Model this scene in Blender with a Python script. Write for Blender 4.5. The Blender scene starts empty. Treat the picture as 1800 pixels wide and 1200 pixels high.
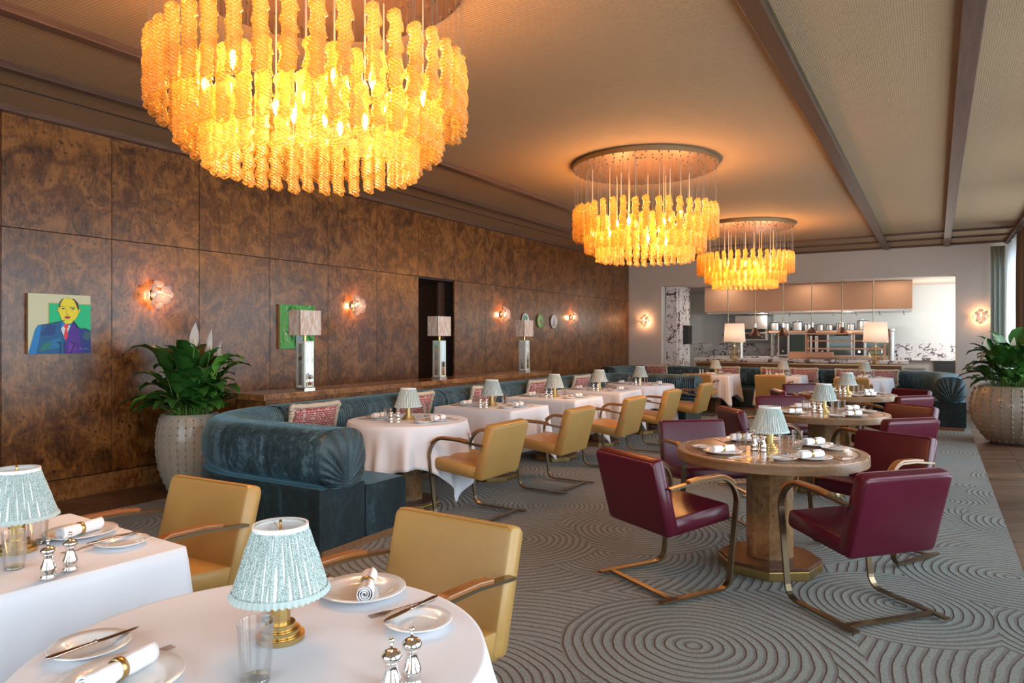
import bpy, math, random
from mathutils import Vector, Matrix
PI = math.pi
random.seed(7)
sc = bpy.context.scene
COL = sc.collection

# ---------------------------------------------------------------- camera, world, light, exposure
cam_d = bpy.data.cameras.new('camera'); cam = bpy.data.objects.new('camera', cam_d); COL.objects.link(cam)
cam_d.sensor_width = 36.0; cam_d.lens = 24.7; cam_d.shift_y = -5/1800
cam.location = (0, 0, 1.45); cam.rotation_euler = (PI/2, 0, math.radians(31.1))
cam_d.clip_start = 0.05
sc.camera = cam
sc.view_settings.view_transform = 'Standard'; sc.view_settings.look = 'None'
sc.view_settings.gamma = 1.0; sc.view_settings.use_curve_mapping = False
sc.view_settings.exposure = 0.02
sc.cycles.transparent_max_bounces = 24
sc.cycles.max_bounces = 8
sc.cycles.sample_clamp_indirect = 4.0
sc.cycles.caustics_reflective = False; sc.cycles.caustics_refractive = False

world = bpy.data.worlds.new('sky'); sc.world = world; world.use_nodes = True
bg = world.node_tree.nodes['Background']; bg.inputs[0].default_value = (0.75, 0.87, 1.0, 1); bg.inputs[1].default_value = 2.2

def area(name, loc, rot, sx, sy, power, color):
    d = bpy.data.lights.new(name, 'AREA'); d.shape = 'RECTANGLE'; d.size = sx; d.size_y = sy
    d.energy = power; d.color = color
    o = bpy.data.objects.new(name, d); COL.objects.link(o); o.location = loc; o.rotation_euler = rot
    return o
RAD_ = math.radians
WX = 1.6                     # inner face of the window wall
WINS = [(-2.0, 0.6), (1.2, 3.8), (4.4, 7.0), (7.6, 10.2), (10.8, 13.4), (14.0, 16.7)]
DAY = (0.80, 0.91, 1.0)
for a, b in WINS:
    area('daylight', (WX+0.45, (a+b)/2, 1.75), (0, PI/2, 0), 3.0, b-a, 150, DAY)
area('daylight', (-2.0, -2.75, 1.7), (PI/2, 0, 0), 4.5, 2.6, 110, DAY)
area('daylight', (1.9, 18.7, 1.9), (0, PI/2, 0), 1.6, 2.2, 75, DAY)
for xx in (-4.6, -2.6, -.8):
    area('kitchen_fill', (xx, 18.0, 2.78), (0, 0, 0), .5, .3, 9, (1, .80, .62))  # added overhead fill that brightens the kitchen, not a real fitting
    hd = bpy.data.lights.new('hood_fill', 'POINT'); hd.energy = 20; hd.color = (1, .94, .84); hd.shadow_soft_size = .03; ho = bpy.data.objects.new('hood_fill', hd); COL.objects.link(ho); ho.location = (xx+.75, 18.95, 2.02)  # added point fill under the hood, lifts the kitchen's back wall

# ---------------------------------------------------------------- materials
def nt(m): return m.node_tree.nodes, m.node_tree.links
def mat(name, col=(.8,.8,.8), rough=.5, metal=0., **kw):
    m = bpy.data.materials.new(name); m.use_nodes = True
    n, l = nt(m); p = n['Principled BSDF']
    p.inputs['Base Color'].default_value = (*col, 1); p.inputs['Roughness'].default_value = rough
    p.inputs['Metallic'].default_value = metal
    for k, v in kw.items():
        k = k.replace('_', ' ')
        if k in p.inputs:
            p.inputs[k].default_value = (*v, 1) if isinstance(v, tuple) else v
    return m
def add(m, typ, **kw):
    n = m.node_tree.nodes.new(typ)
    for k, v in kw.items():
        if hasattr(n, k): setattr(n, k, v)
        else: n.inputs[k.replace('_', ' ')].default_value = v
    return n
def ln(m, a, b): m.node_tree.links.new(a, b)
def ramp(m, fac, stops, interp='LINEAR'):
    r = add(m, 'ShaderNodeValToRGB'); r.color_ramp.interpolation = interp
    e = r.color_ramp.elements
    while len(e) < len(stops): e.new(0.5)
    for i, (p, c) in enumerate(stops): e[i].position = p; e[i].color = (*c, 1)
    ln(m, fac, r.inputs[0]); return r.outputs[0]
def coords(m, kind='Object', scale=(1,1,1), rnd=False):
    tc = add(m, 'ShaderNodeTexCoord'); mp = add(m, 'ShaderNodeMapping')
    mp.inputs['Scale'].default_value = scale; ln(m, tc.outputs[kind], mp.inputs[0])
    if rnd:
        oi = add(m, 'ShaderNodeObjectInfo'); vm = add(m, 'ShaderNodeVectorMath', operation='SCALE')
        vm.inputs[0].default_value = (37, 19, 53); ln(m, oi.outputs['Random'], vm.inputs['Scale'])
        ln(m, vm.outputs[0], mp.inputs['Location'])
    return mp.outputs[0]
def noise(m, vec, scale, detail=4, rough=.5, dist=0.):
    n = add(m, 'ShaderNodeTexNoise'); n.inputs['Scale'].default_value = scale
    n.inputs['Detail'].default_value = detail; n.inputs['Roughness'].default_value = rough; n.inputs['Distortion'].default_value = dist
    ln(m, vec, n.inputs['Vector']); return n.outputs['Fac']
def bump(m, h, strength=.3, dist=.01):
    b = add(m, 'ShaderNodeBump'); b.inputs['Strength'].default_value = strength; b.inputs['Distance'].default_value = dist
    ln(m, h, b.inputs['Height']); ln(m, b.outputs[0], m.node_tree.nodes['Principled BSDF'].inputs['Normal']); return b
def math_(m, op, a, b=None, c=None):
    n = add(m, 'ShaderNodeMath', operation=op)
    for i, v in enumerate((a, b, c)):
        if v is None: continue
        if isinstance(v, (int, float)): n.inputs[i].default_value = v
        else: ln(m, v, n.inputs[i])
    return n.outputs[0]
def mixc(m, fac, a, b):
    n = add(m, 'ShaderNodeMix', data_type='RGBA')
    for i, v in ((0, fac), (6, a), (7, b)):
        if isinstance(v, (int, float)): n.inputs[i].default_value = v
        elif isinstance(v, tuple): n.inputs[i].default_value = (*v, 1)
        else: ln(m, v, n.inputs[i])
    return n.outputs[2]
def base(m, c): ln(m, c, m.node_tree.nodes['Principled BSDF'].inputs['Base Color'])

def wood_burl(name, dark, mid, light, rough=.28, sc_=1.0):
    m = mat(name, mid, rough, Coat_Weight=.12, Coat_Roughness=.2)
    v = coords(m, 'Object', (sc_, sc_, sc_), rnd=True)
    warp = noise(m, v, 2.2, 3, .6, 1.5)
    big = noise(m, v, 4.2, 9, .70, .9)
    fine = noise(m, coords(m, 'Object', (sc_*1.5, sc_*1.5, sc_*.55), rnd=True), 20, 7, .75, .6)
    f = math_(m, 'ADD', math_(m, 'MULTIPLY', big, .62), math_(m, 'MULTIPLY', fine, .44))
    c = ramp(m, f, [(.38, dark), (.50, mid), (.62, light), (.78, mid)])
    vo = add(m, 'ShaderNodeTexVoronoi'); vo.inputs['Scale'].default_value = 13; ln(m, v, vo.inputs['Vector'])
    spots = math_(m, 'MULTIPLY', math_(m, 'LESS_THAN', vo.outputs['Distance'], .16), math_(m, 'GREATER_THAN', warp, .47))
    base(m, mixc(m, math_(m, 'MULTIPLY', spots, .75), c, dark))
    return m
BURL = wood_burl('burl_veneer', (.020, .006, .002), (.115, .040, .0095), (.275, .112, .027), .3)
BURL2 = wood_burl('burl_ledge', (.07, .022, .006), (.2, .08, .024), (.34, .15, .05), .22, 1.3)
BURLT = wood_burl('burl_table', (.12, .05, .018), (.24, .115, .045), (.34, .18, .075), .25, 1.6)
BURLR = wood_burl('burl_table_top', (.20, .10, .05), (.34, .19, .10), (.45, .28, .16), .18, 1.6)
def wood_plain(name, dark, light, rough=.4, stretch=(1, 12, 12), rnd=True):
    m = mat(name, dark, rough)
    v = coords(m, 'Object', stretch, rnd=rnd)
    f = noise(m, v, 3.0, 8, .65, .6)
    c_ = ramp(m, f, [(.32, dark), (.68, light)])
    if rnd:
        oi = add(m, 'ShaderNodeObjectInfo'); c_ = mixc(m, math_(m, 'MULTIPLY', oi.outputs['Random'], .55), c_, tuple(x*.35 for x in dark))
    base(m, c_); bump(m, f, .15, .003)
    return m
DARKW = wood_plain('dark_batten', (.07, .032, .018), (.15, .075, .045), .45, (12, 1, 12))
OAK = wood_plain('oak', (.20, .09, .038), (.34, .17, .08), .4)
PLANK = wood_plain('plank', (.07, .037, .025), (.24, .14, .095), .30, (1.5, 14, 14))
OAKT = wood_plain('table_oak', (.20, .10, .042), (.33, .18, .085), .35, (1.5, 1.5, 10))
WALN = wood_plain('walnut', (.10, .035, .014), (.24, .10, .042), .35)

PLASTER = mat('plaster', (.66, .60, .53), .85)
bump(PLASTER, noise(PLASTER, coords(PLASTER), 60, 3), .04, .002)
KWALL = mat('kitchen_plaster', (.78, .80, .78), .8)
CEIL = mat('woven_wallcover', (.5, .38, .25), .85)
_v = coords(CEIL)
_w1 = add(CEIL, 'ShaderNodeTexWave', bands_direction='Y'); _w1.inputs['Scale'].default_value = 14; _w1.inputs['Distortion'].default_value = 1.2; _w1.inputs['Detail'].default_value = 2; ln(CEIL, _v, _w1.inputs['Vector'])
_w2 = add(CEIL, 'ShaderNodeTexWave', bands_direction='X'); _w2.inputs['Scale'].default_value = 22; _w2.inputs['Distortion'].default_value = .8; ln(CEIL, _v, _w2.inputs['Vector'])
_f = math_(CEIL, 'ADD', math_(CEIL, 'MULTIPLY', _w1.outputs['Fac'], .75), math_(CEIL, 'MULTIPLY', _w2.outputs['Fac'], .25))
_g = noise(CEIL, coords(CEIL, 'Object', (1, 9, 1)), 9, 4)
base(CEIL, mixc(CEIL, math_(CEIL, 'ADD', math_(CEIL, 'MULTIPLY', _f, .6), math_(CEIL, 'MULTIPLY', _g, .4)), (.225, .138, .072), (.43, .285, .16)))
bump(CEIL, _f, .6, .005)

# rug: overlapping discs of concentric carved rings
RUG = mat('carved_rug', (.3, .33, .3), .95, Sheen_Weight=.25)
def rug_nodes(m):
    tc = coords(m)
    wob = math_(m, 'MULTIPLY', math_(m, 'SUBTRACT', noise(m, tc, 5, 2), .5), .03)
    def layer(scale, seed, pitch):
        mp = add(m, 'ShaderNodeMapping'); mp.inputs['Location'].default_value = (seed*3.17, seed*1.71, 0); ln(m, tc, mp.inputs[0])
        vo = add(m, 'ShaderNodeTexVoronoi', voronoi_dimensions='2D'); vo.inputs['Scale'].default_value = scale; vo.inputs['Randomness'].default_value = .85
        ln(m, mp.outputs[0], vo.inputs['Vector'])
        r = math_(m, 'ADD', math_(m, 'DIVIDE', vo.outputs['Distance'], scale), wob)       # metres from the disc's centre
        s = math_(m, 'SINE', math_(m, 'MULTIPLY', r, 2*PI/pitch))
        return r, s
    r1, s1 = layer(.62, 1.0, .048)
    r2, s2 = layer(.80, 2.3, .043)
    r3, s3 = layer(.40, 4.9, .052)
    m1 = math_(m, 'LESS_THAN', r1, .62); m2 = math_(m, 'LESS_THAN', r2, .55)
    def sel(f, a, b):
        return math_(m, 'ADD', math_(m, 'MULTIPLY', a, f), math_(m, 'MULTIPLY', b, math_(m, 'SUBTRACT', 1.0, f)))
    h = sel(m1, s1, sel(m2, s2, s3))
    hh = math_(m, 'MULTIPLY_ADD', h, .5, .5)
    groove = ramp(m, hh, [(.04, (0, 0, 0)), (.42, (1, 1, 1))])
    nz = noise(m, tc, 90, 5, .85); nb = math_(m, 'MULTIPLY', math_(m, 'ADD', noise(m, tc, 2.2, 3), noise(m, tc, 55, 3, .8)), .6)
    fib = ramp(m, nz, [(.38, (.030, .038, .034)), (.60, (.225, .262, .23))])
    fib = mixc(m, math_(m, 'MULTIPLY', nb, .55), fib, (.13, .105, .08))
    low = ramp(m, nz, [(.3, (.035, .022, .016)), (.7, (.12, .08, .06))])
    base(m, mixc(m, groove, low, fib))
    H = math_(m, 'ADD', math_(m, 'MULTIPLY', groove, 1.0), math_(m, 'MULTIPLY', nz, .35))
    bump(m, H, 1.0, .011)
rug_nodes(RUG)

def leather(name, col, rough=.35):
    m = mat(name, col, rough, Coat_Weight=.05, Coat_Roughness=.25, Specular_IOR_Level=.36)
    v = coords(m, rnd=True); f = noise(m, v, 5, 4, .6)
    base(m, mixc(m, f, tuple(c*.82 for c in col), tuple(min(1, c*1.15) for c in col)))
    g = noise(m, v, 160, 3); bump(m, math_(m, 'ADD', math_(m, 'MULTIPLY', g, .25), f), .12, .004)
    return m
TAN = leather('tan_leather', (.44, .25, .077), .38)
TANP = mat('tan_seam', (.40, .20, .045), .5)
MAR = leather('burgundy_leather', (.076, .0045, .016), .30)
MARP = mat('burgundy_seam', (.20, .05, .07), .4)
BRONZE = mat('bronze_bar', (.27, .20, .125), .34, 1.0)
ARMW = mat('arm_pad_leather', (.30, .11, .03), .32, Coat_Weight=.4)
BRASS = mat('brushed_brass', (.58, .40, .155), .28, 1.0)
BRASSD = mat('aged_bronze', (.33, .27, .16), .38, 1.0)
SILVER = mat('polished_silver', (.86, .84, .80), .08, 1.0)
STEEL = mat('kitchen_steel', (.60, .58, .55), .3, 1.0)
CUTL = mat('cutlery_steel', (.62, .50, .42), .16, 1.0)
COPPER = mat('copper_hood', (.70, .42, .27), .45, .3)
PORC = mat('white_porcelain', (.82, .81, .80), .12, Coat_Weight=.5)
CLOTH = mat('white_linen', (.76, .755, .80), .85, Sheen_Weight=.2)
bump(CLOTH, noise(CLOTH, coords(CLOTH), 5, 4), .12, .006)
NAPK = mat('napkin_linen', (.83, .80, .81), .85)
_v = coords(NAPK); bump(NAPK, noise(NAPK, _v, 300, 2), .3, .001)
BLACK = mat('black_metal', (.02, .02, .022), .4)
DARKV = mat('dark_void', (.018, .009, .006), .6)
PENDC = mat('pendant_bronze', (.16, .07, .05), .4, .6)
WHITE = mat('white_paint', (.85, .83, .80), .7)
STONE = mat('soil', (.05, .035, .025), .9)

def velvet(name, stops, sheen):
    m = mat(name, (.012, .04, .052), .5, Sheen_Weight=sheen, Sheen_Roughness=.3, Sheen_Tint=(.28, .56, .68))
    v = coords(m); f = noise(m, coords(m, 'Object', (1, 1, .28)), 7.5, 6, .72, .4); f2 = noise(m, v, 30, 5, .75)
    ff = math_(m, 'ADD', math_(m, 'MULTIPLY', f, .6), math_(m, 'MULTIPLY', f2, .42))
    c = ramp(m, ff, stops)
    base(m, c)
    uv = add(m, 'ShaderNodeTexCoord'); mp = add(m, 'ShaderNodeMapping'); ln(m, uv.outputs['UV'], mp.inputs[0])
    w = add(m, 'ShaderNodeTexWave', bands_direction='X', wave_profile='SIN'); w.inputs['Scale'].default_value = 10
    w.inputs['Distortion'].default_value = 3.0; w.inputs['Detail'].default_value = 2; w.inputs['Detail Scale'].default_value = .8
    ln(m, mp.outputs[0], w.inputs['Vector'])
    sp = add(m, 'ShaderNodeSeparateXYZ'); ln(m, uv.outputs['UV'], sp.inputs[0])
    h = math_(m, 'MULTIPLY', w.outputs['Fac'], sp.outputs['Y'])      # pleats only where the second UV axis says so
    bump(m, math_(m, 'ADD', h, math_(m, 'MULTIPLY', f2, .12)), 1.0, .014)
    return m
VELVET = velvet('teal_velvet', [(.44, (.0025, .009, .013)), (.57, (.007, .024, .032)), (.68, (.028, .070, .088))], .6)
VEND = velvet('pleated_end_velvet', [(.40, (.003, .013, .018)), (.62, (.018, .055, .070))], 1.0)
VROLL = velvet('crushed_sheen_teal_velvet', [(.40, (.004, .016, .022)), (.51, (.018, .050, .070)), (.60, (.078, .158, .205))], .9)  # lighter velvet for the roll: crushed pile plus angle sheen painted into the colour

def shade_fabric():
    m = mat('pleated_print', (.5, .62, .58), .9)
    v = coords(m); vo = add(m, 'ShaderNodeTexVoronoi', feature='DISTANCE_TO_EDGE'); vo.inputs['Scale'].default_value = 230; ln(m, v, vo.inputs['Vector'])
    base(m, ramp(m, vo.outputs['Distance'], [(.07, (.25, .325, .30)), (.18, (.60, .64, .61))]))
    return m
SHADE = shade_fabric()
SHADEIN = mat('shade_lining', (.80, .76, .72), .8)
RUFF = mat('shade_trim', (.46, .53, .50), .9)
def marble():
    m = mat('veined_marble', (.8, .78, .77), .2)
    v = coords(m); wv = add(m, 'ShaderNodeVectorMath', operation='ADD')
    n = add(m, 'ShaderNodeTexNoise'); n.inputs['Scale'].default_value = 3; n.inputs['Detail'].default_value = 5; ln(m, v, n.inputs['Vector'])
    sc2 = add(m, 'ShaderNodeVectorMath', operation='SCALE'); sc2.inputs['Scale'].default_value = .35; ln(m, n.outputs['Color'], sc2.inputs[0])
    ln(m, v, wv.inputs[0]); ln(m, sc2.outputs[0], wv.inputs[1])
    vo = add(m, 'ShaderNodeTexVoronoi', feature='DISTANCE_TO_EDGE'); vo.inputs['Scale'].default_value = 8; ln(m, wv.outputs[0], vo.inputs['Vector'])
    a = noise(m, v, 4.5, 6, .6)
    d = math_(m, 'SUBTRACT', vo.outputs['Distance'], math_(m, 'MULTIPLY', math_(m, 'SUBTRACT', a, .50), .75))
    base(m, ramp(m, d, [(.0, (.14, .09, .11)), (.03, (.42, .37, .39)), (.06, (.80, .77, .76))]))
    return m
MARBLE = marble()
def thin_glass(name, tint, gloss=.08, rough=.02):
    m = bpy.data.materials.new(name); m.use_nodes = True; n, l = nt(m); n.clear()
    out = n.new('ShaderNodeOutputMaterial'); mx = n.new('ShaderNodeMixShader'); tr = n.new('ShaderNodeBsdfTransparent'); gl = n.new('ShaderNodeBsdfGlossy')
    lw = n.new('ShaderNodeLayerWeight'); lw.inputs['Blend'].default_value = .35
    mt = n.new('ShaderNodeMath'); mt.operation = 'MULTIPLY_ADD'; mt.inputs[1].default_value = .45; mt.inputs[2].default_value = gloss
    tr.inputs[0].default_value = (*tint, 1); gl.inputs['Roughness'].default_value = rough
    l.new(lw.outputs['Facing'], mt.inputs[0]); l.new(mt.outputs[0], mx.inputs[0])
    l.new(tr.outputs[0], mx.inputs[1]); l.new(gl.outputs[0], mx.inputs[2]); l.new(mx.outputs[0], out.inputs[0])
    return m
GLASS = thin_glass('drinking_glass', (.99, .995, .995), .03)
PANE = thin_glass('window_glass', (.97, .99, .99), .03)
AMBG = thin_glass('amber_lamp_glass', (1, .91, .74), .05, .1)
def amber():
    m = bpy.data.materials.new('amber_fluted_glass'); m.use_nodes = True; n, l = nt(m); n.clear()
    out = n.new('ShaderNodeOutputMaterial'); v = coords(m); sp = add(m, 'ShaderNodeSeparateXYZ'); ln(m, v, sp.inputs[0])
    an = math_(m, 'ARCTAN2', sp.outputs['Y'], sp.outputs['X'])
    ph = math_(m, 'ADD', math_(m, 'MULTIPLY', sp.outputs['Z'], 360.0), math_(m, 'MULTIPLY', an, 6.0))
    rib = math_(m, 'MULTIPLY_ADD', math_(m, 'SINE', ph), .5, .5)       # 1 on a rib (thick glass), 0 between ribs (thin glass)
    bp = add(m, 'ShaderNodeBump'); bp.inputs['Strength'].default_value = .9; bp.inputs['Distance'].default_value = .006; ln(m, rib, bp.inputs['Height'])
    thick = mixc(m, rib, (1.0, .90, .56), (1.0, .62, .18))
    tl = n.new('ShaderNodeBsdfTranslucent'); ln(m, thick, tl.inputs[0]); ln(m, bp.outputs[0], tl.inputs['Normal'])
    df = n.new('ShaderNodeBsdfDiffuse'); ln(m, thick, df.inputs[0]); ln(m, bp.outputs[0], df.inputs['Normal'])
    tr = n.new('ShaderNodeBsdfTransparent'); tr.inputs[0].default_value = (1.0, .86, .52, 1)
    gl = n.new('ShaderNodeBsdfGlossy'); gl.inputs[0].default_value = (1.0, .86, .62, 1); gl.inputs['Roughness'].default_value = .1; ln(m, bp.outputs[0], gl.inputs['Normal'])
    m0 = n.new('ShaderNodeMixShader'); m0.inputs[0].default_value = .25; l.new(tl.outputs[0], m0.inputs[1]); l.new(df.outputs[0], m0.inputs[2])
    m1 = n.new('ShaderNodeMixShader'); ln(m, math_(m, 'MULTIPLY_ADD', rib, -.58, .86), m1.inputs[0]); l.new(m0.outputs[0], m1.inputs[1]); l.new(tr.outputs[0], m1.inputs[2])
    lw = n.new('ShaderNodeLayerWeight'); lw.inputs['Blend'].default_value = .3; ln(m, bp.outputs[0], lw.inputs['Normal'])
    mt = math_(m, 'MULTIPLY_ADD', lw.outputs['Facing'], .40, .05)
    m2 = n.new('ShaderNodeMixShader'); ln(m, mt, m2.inputs[0]); l.new(m1.outputs[0], m2.inputs[1]); l.new(gl.outputs[0], m2.inputs[2])
    l.new(m2.outputs[0], out.inputs[0]); return m
AMBER = amber()
def emit(name, col, s):
    m = bpy.data.materials.new(name); m.use_nodes = True; n, l = nt(m); n.clear()
    out = n.new('ShaderNodeOutputMaterial'); e = n.new('ShaderNodeEmission'); e.inputs[0].default_value = (*col, 1); e.inputs[1].default_value = s
    l.new(e.outputs[0], out.inputs[0]); return m
BULB = emit('lit_filament_bulb', (1.0, .70, .34), 60)
BULBS = emit('lit_sconce_bulb', (1.0, .62, .34), 45)
def cloudy(name, t, d, fac=.5):
    m = bpy.data.materials.new(name); m.use_nodes = True; n, l = nt(m); n.clear()
    out = n.new('ShaderNodeOutputMaterial'); a = n.new('ShaderNodeBsdfTranslucent'); a.inputs[0].default_value = (*t, 1)
    b = n.new('ShaderNodeBsdfDiffuse'); b.inputs[0].default_value = (*d, 1); mx = n.new('ShaderNodeMixShader'); mx.inputs[0].default_value = fac
    l.new(a.outputs[0], mx.inputs[1]); l.new(b.outputs[0], mx.inputs[2]); l.new(mx.outputs[0], out.inputs[0]); return m
DISC = cloudy('frosted_disc_glass', (1, .93, .88), (.95, .90, .88), .2)
LSHADE = cloudy('lamp_shade_linen', (.95, .82, .74), (.86, .78, .72), .5)
IKAT = mat('ikat_shade', (.74, .60, .52), .85)
_v = coords(IKAT, 'Object', (1, 1, .35)); base(IKAT, ramp(IKAT, noise(IKAT, _v, 34, 3, .6), [(.42, (.72, .66, .60)), (.56, (.62, .42, .32))]))
SHEER = cloudy('sheer_curtain', (.95, .97, 1), (.85, .87, .88), .35)
DRAPE = mat('linen_drape', (.20, .15, .11), .9)
DRAPE2 = mat('green_grey_drape', (.34, .38, .33), .9)
CREAMGL = mat('cream_glass_border', (.72, .76, .66), .12)
MIRROR = mat('mirror', (.80, .82, .80), .03, 1.0)
POT = mat('cream_glazed_ceramic', (.50, .44, .36), .3, Coat_Weight=.3)
base(POT, mixc(POT, noise(POT, coords(POT), 9, 5), (.34, .30, .235), (.47, .425, .35)))
STUD = mat('ceramic_studs', (.30, .26, .20), .35)
LEAF = mat('leaf_green', (.03, .12, .02), .33, Coat_Weight=.2)
base(LEAF, mixc(LEAF, noise(LEAF, coords(LEAF, rnd=True), 4, 3), (.010, .052, .010), (.050, .17, .024)))
LEAF2 = mat('leaf_light', (.10, .27, .035), .38)
STEM = mat('stem_green', (.13, .28, .04), .5)
PETAL = cloudy('white_spathe', (.85, .85, .75), (.85, .82, .76), .6)
SPAD = mat('spadix', (.75, .65, .35), .7)
FRINGE = mat('cream_fringe', (.66, .55, .42), .95)
bump(FRINGE, noise(FRINGE, coords(FRINGE), 90, 4), 1.0, .01)
def cushion_fabric():
    m = mat('cushion_print', (.4, .08, .08), .85)
    v = coords(m); n = add(m, 'ShaderNodeTexBrick'); n.inputs['Scale'].default_value = 16; n.inputs['Mortar Size'].default_value = .035
    n.inputs['Color1'].default_value = (.33, .035, .045, 1); n.inputs['Color2'].default_value = (.28, .03, .04, 1); n.inputs['Mortar'].default_value = (.55, .42, .38, 1)
    mp = add(m, 'ShaderNodeMapping'); mp.inputs['Rotation'].default_value = (0, PI/2, 0); ln(m, v, mp.inputs[0])
    w = add(m, 'ShaderNodeCombineXYZ'); s = add(m, 'ShaderNodeSeparateXYZ'); ln(m, v, s.inputs[0])
    ln(m, s.outputs['X'], w.inputs[0]); ln(m, s.outputs['Z'], w.inputs[1]); ln(m, w.outputs[0], n.inputs['Vector'])
    nz = noise(m, v, 34, 3, .7); f = math_(m, 'GREATER_THAN', nz, .585)
    base(m, mixc(m, math_(m, 'MULTIPLY', f, .85), n.outputs['Color'], (.60, .50, .47)))
    return m
CUSH = cushion_fabric()

# ---------------------------------------------------------------- mesh helpers
class MB:
    def __init__(s): s.v = []; s.f = []; s.mi = []; s.uv = None
    def add(s, vs, fs, mi=0):
        b = len(s.v); s.v += vs; s.f += [tuple(b+i for i in f) for f in fs]; s.mi += [mi]*len(fs); return s
    def box(s, x0, x1, y0, y1, z0, z1, mi=0, M=None):
        vs = [(x0,y0,z0),(x1,y0,z0),(x1,y1,z0),(x0,y1,z0),(x0,y0,z1),(x1,y0,z1),(x1,y1,z1),(x0,y1,z1)]
        if M: vs = [tuple(M @ Vector(v)) for v in vs]
        return s.add(vs, [(0,3,2,1),(4,5,6,7),(0,1,5,4),(1,2,6,5),(2,3,7,6),(3,0,4,7)], mi)
    def prism(s, poly, z0, z1, mi=0):
        n = len(poly); vs = [(x, y, z0) for x, y in poly]+[(x, y, z1) for x, y in poly]
        fs = [tuple(range(n-1, -1, -1)), tuple(range(n, 2*n))]+[(i, (i+1) % n, n+(i+1) % n, n+i) for i in range(n)]
        return s.add(vs, fs, mi)
    def ngon(s, n, R, z0, z1, c=(0, 0), rot=0, mi=0, R1=None):
        R1 = R if R1 is None else R1
        a = [2*PI*i/n+rot for i in range(n)]
        vs = [(c[0]+R*math.cos(t), c[1]+R*math.sin(t), z0) for t in a]+[(c[0]+R1*math.cos(t), c[1]+R1*math.sin(t), z1) for t in a]
        fs = [tuple(range(n-1, -1, -1)), tuple(range(n, 2*n))]+[(i, (i+1) % n, n+(i+1) % n, n+i) for i in range(n)]
        return s.add(vs, fs, mi)
    def lathe(s, prof, n=24, c=(0, 0, 0), mi=0, caps=True, M=None):
        vs = []; fs = []
        for r, z in prof:
            for i in range(n):
                t = 2*PI*i/n; vs.append((c[0]+r*math.cos(t), c[1]+r*math.sin(t), c[2]+z))
        for k in range(len(prof)-1):
            for i in range(n):
                j = (i+1) % n; fs.append((k*n+i, k*n+j, (k+1)*n+j, (k+1)*n+i))
        if caps:
            fs.append(tuple(range(n-1, -1, -1))); fs.append(tuple((len(prof)-1)*n+i for i in range(n)))
        if M: vs = [tuple(M @ Vector(v)) for v in vs]
        return s.add(vs, fs, mi)
    def tube(s, pts, r, n=8, mi=0, closed=False):
        P = [Vector(p) for p in pts]; N = len(P); vs = []; up = None
        rr = r if isinstance(r, (list, tuple)) else [r]*N
        for i in range(N):
            if closed: d = (P[(i+1) % N]-P[i-1]).normalized()
            else: d = (P[min(i+1, N-1)]-P[max(i-1, 0)]).normalized()
            if up is None:
                up = Vector((0, 0, 1)) if abs(d.z) < .9 else Vector((1, 0, 0))
            a = d.cross(up).normalized(); b = a.cross(d).normalized(); up = b
            for k in range(n):
                t = 2*PI*k/n; vs.append(tuple(P[i]+(a*math.cos(t)+b*math.sin(t))*rr[i]))
        fs = []
        for i in range(N if closed else N-1):
            i2 = (i+1) % N
            for k in range(n):
                k2 = (k+1) % n; fs.append((i*n+k, i*n+k2, i2*n+k2, i2*n+k))
        if not closed: fs += [tuple(range(n-1, -1, -1)), tuple((N-1)*n+k for k in range(n))]
        return s.add(vs, fs, mi)
    def ribbon(s, pts, x0, x1, th, mi=0):
        """flat bar in the YZ plane following pts, from x0 to x1 wide, th thick"""
        N = len(pts); vs = []
        for i in range(N):
            y0, z0 = pts[max(i-1, 0)]; y1, z1 = pts[min(i+1, N-1)]
            dy, dz = y1-y0, z1-z0; L = math.hypot(dy, dz) or 1; ny, nz = -dz/L*th/2, dy/L*th/2
            y, z = pts[i]
            vs += [(x0, y+ny, z+nz), (x1, y+ny, z+nz), (x1, y-ny, z-nz), (x0, y-ny, z-nz)]
        fs = [(3, 2, 1, 0), tuple(4*(N-1)+k for k in range(4))]
        for i in range(N-1):
            for k in range(4):
                k2 = (k+1) % 4; fs.append((4*i+k, 4*i+k2, 4*i+4+k2, 4*i+4+k))
        return s.add(vs, fs, mi)
    def mesh(s, name, mats, smooth=False):
        me = bpy.data.meshes.new(name); me.from_pydata([tuple(v) for v in s.v], [], s.f)
        mats = mats if isinstance(mats, (list, tuple)) else [mats]
        for m in mats: me.materials.append(m)
        if len(mats) > 1: me.polygons.foreach_set('material_index', s.mi)
        if smooth: me.polygons.foreach_set('use_smooth', [True]*len(me.polygons))
        if s.uv:
            uvl = me.uv_layers.new(name='uv')
            for lp in me.loops: uvl.data[lp.index].uv = s.uv[lp.vertex_index]
        me.update(); return me
    def build(s, name, mats, parent=None, smooth=False, bevel=0, loc=None, fixn=False, seg=2):
        me = s.mesh(name, mats, smooth)
        if fixn:
            import bmesh
            bm = bmesh.new(); bm.from_mesh(me); bmesh.ops.recalc_face_normals(bm, faces=bm.faces); bm.to_mesh(me); bm.free()
        return link(name, me, parent, bevel, loc, seg, smooth)
def link(name, me, parent=None, bevel=0, loc=None, seg=2, smooth=False):
    o = bpy.data.objects.new(name, me); COL.objects.link(o)
    if parent: o.parent = parent
    if loc: o.location = loc
    if bevel:
        b = o.modifiers.new('bevel', 'BEVEL'); b.width = bevel; b.segments = seg; b.limit_method = 'ANGLE'; b.angle_limit = math.radians(50)
        if not smooth and seg > 2:
            me.polygons.foreach_set('use_smooth', [True]*len(me.polygons))
            w = o.modifiers.new('wn', 'WEIGHTED_NORMAL')
    return o
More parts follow.
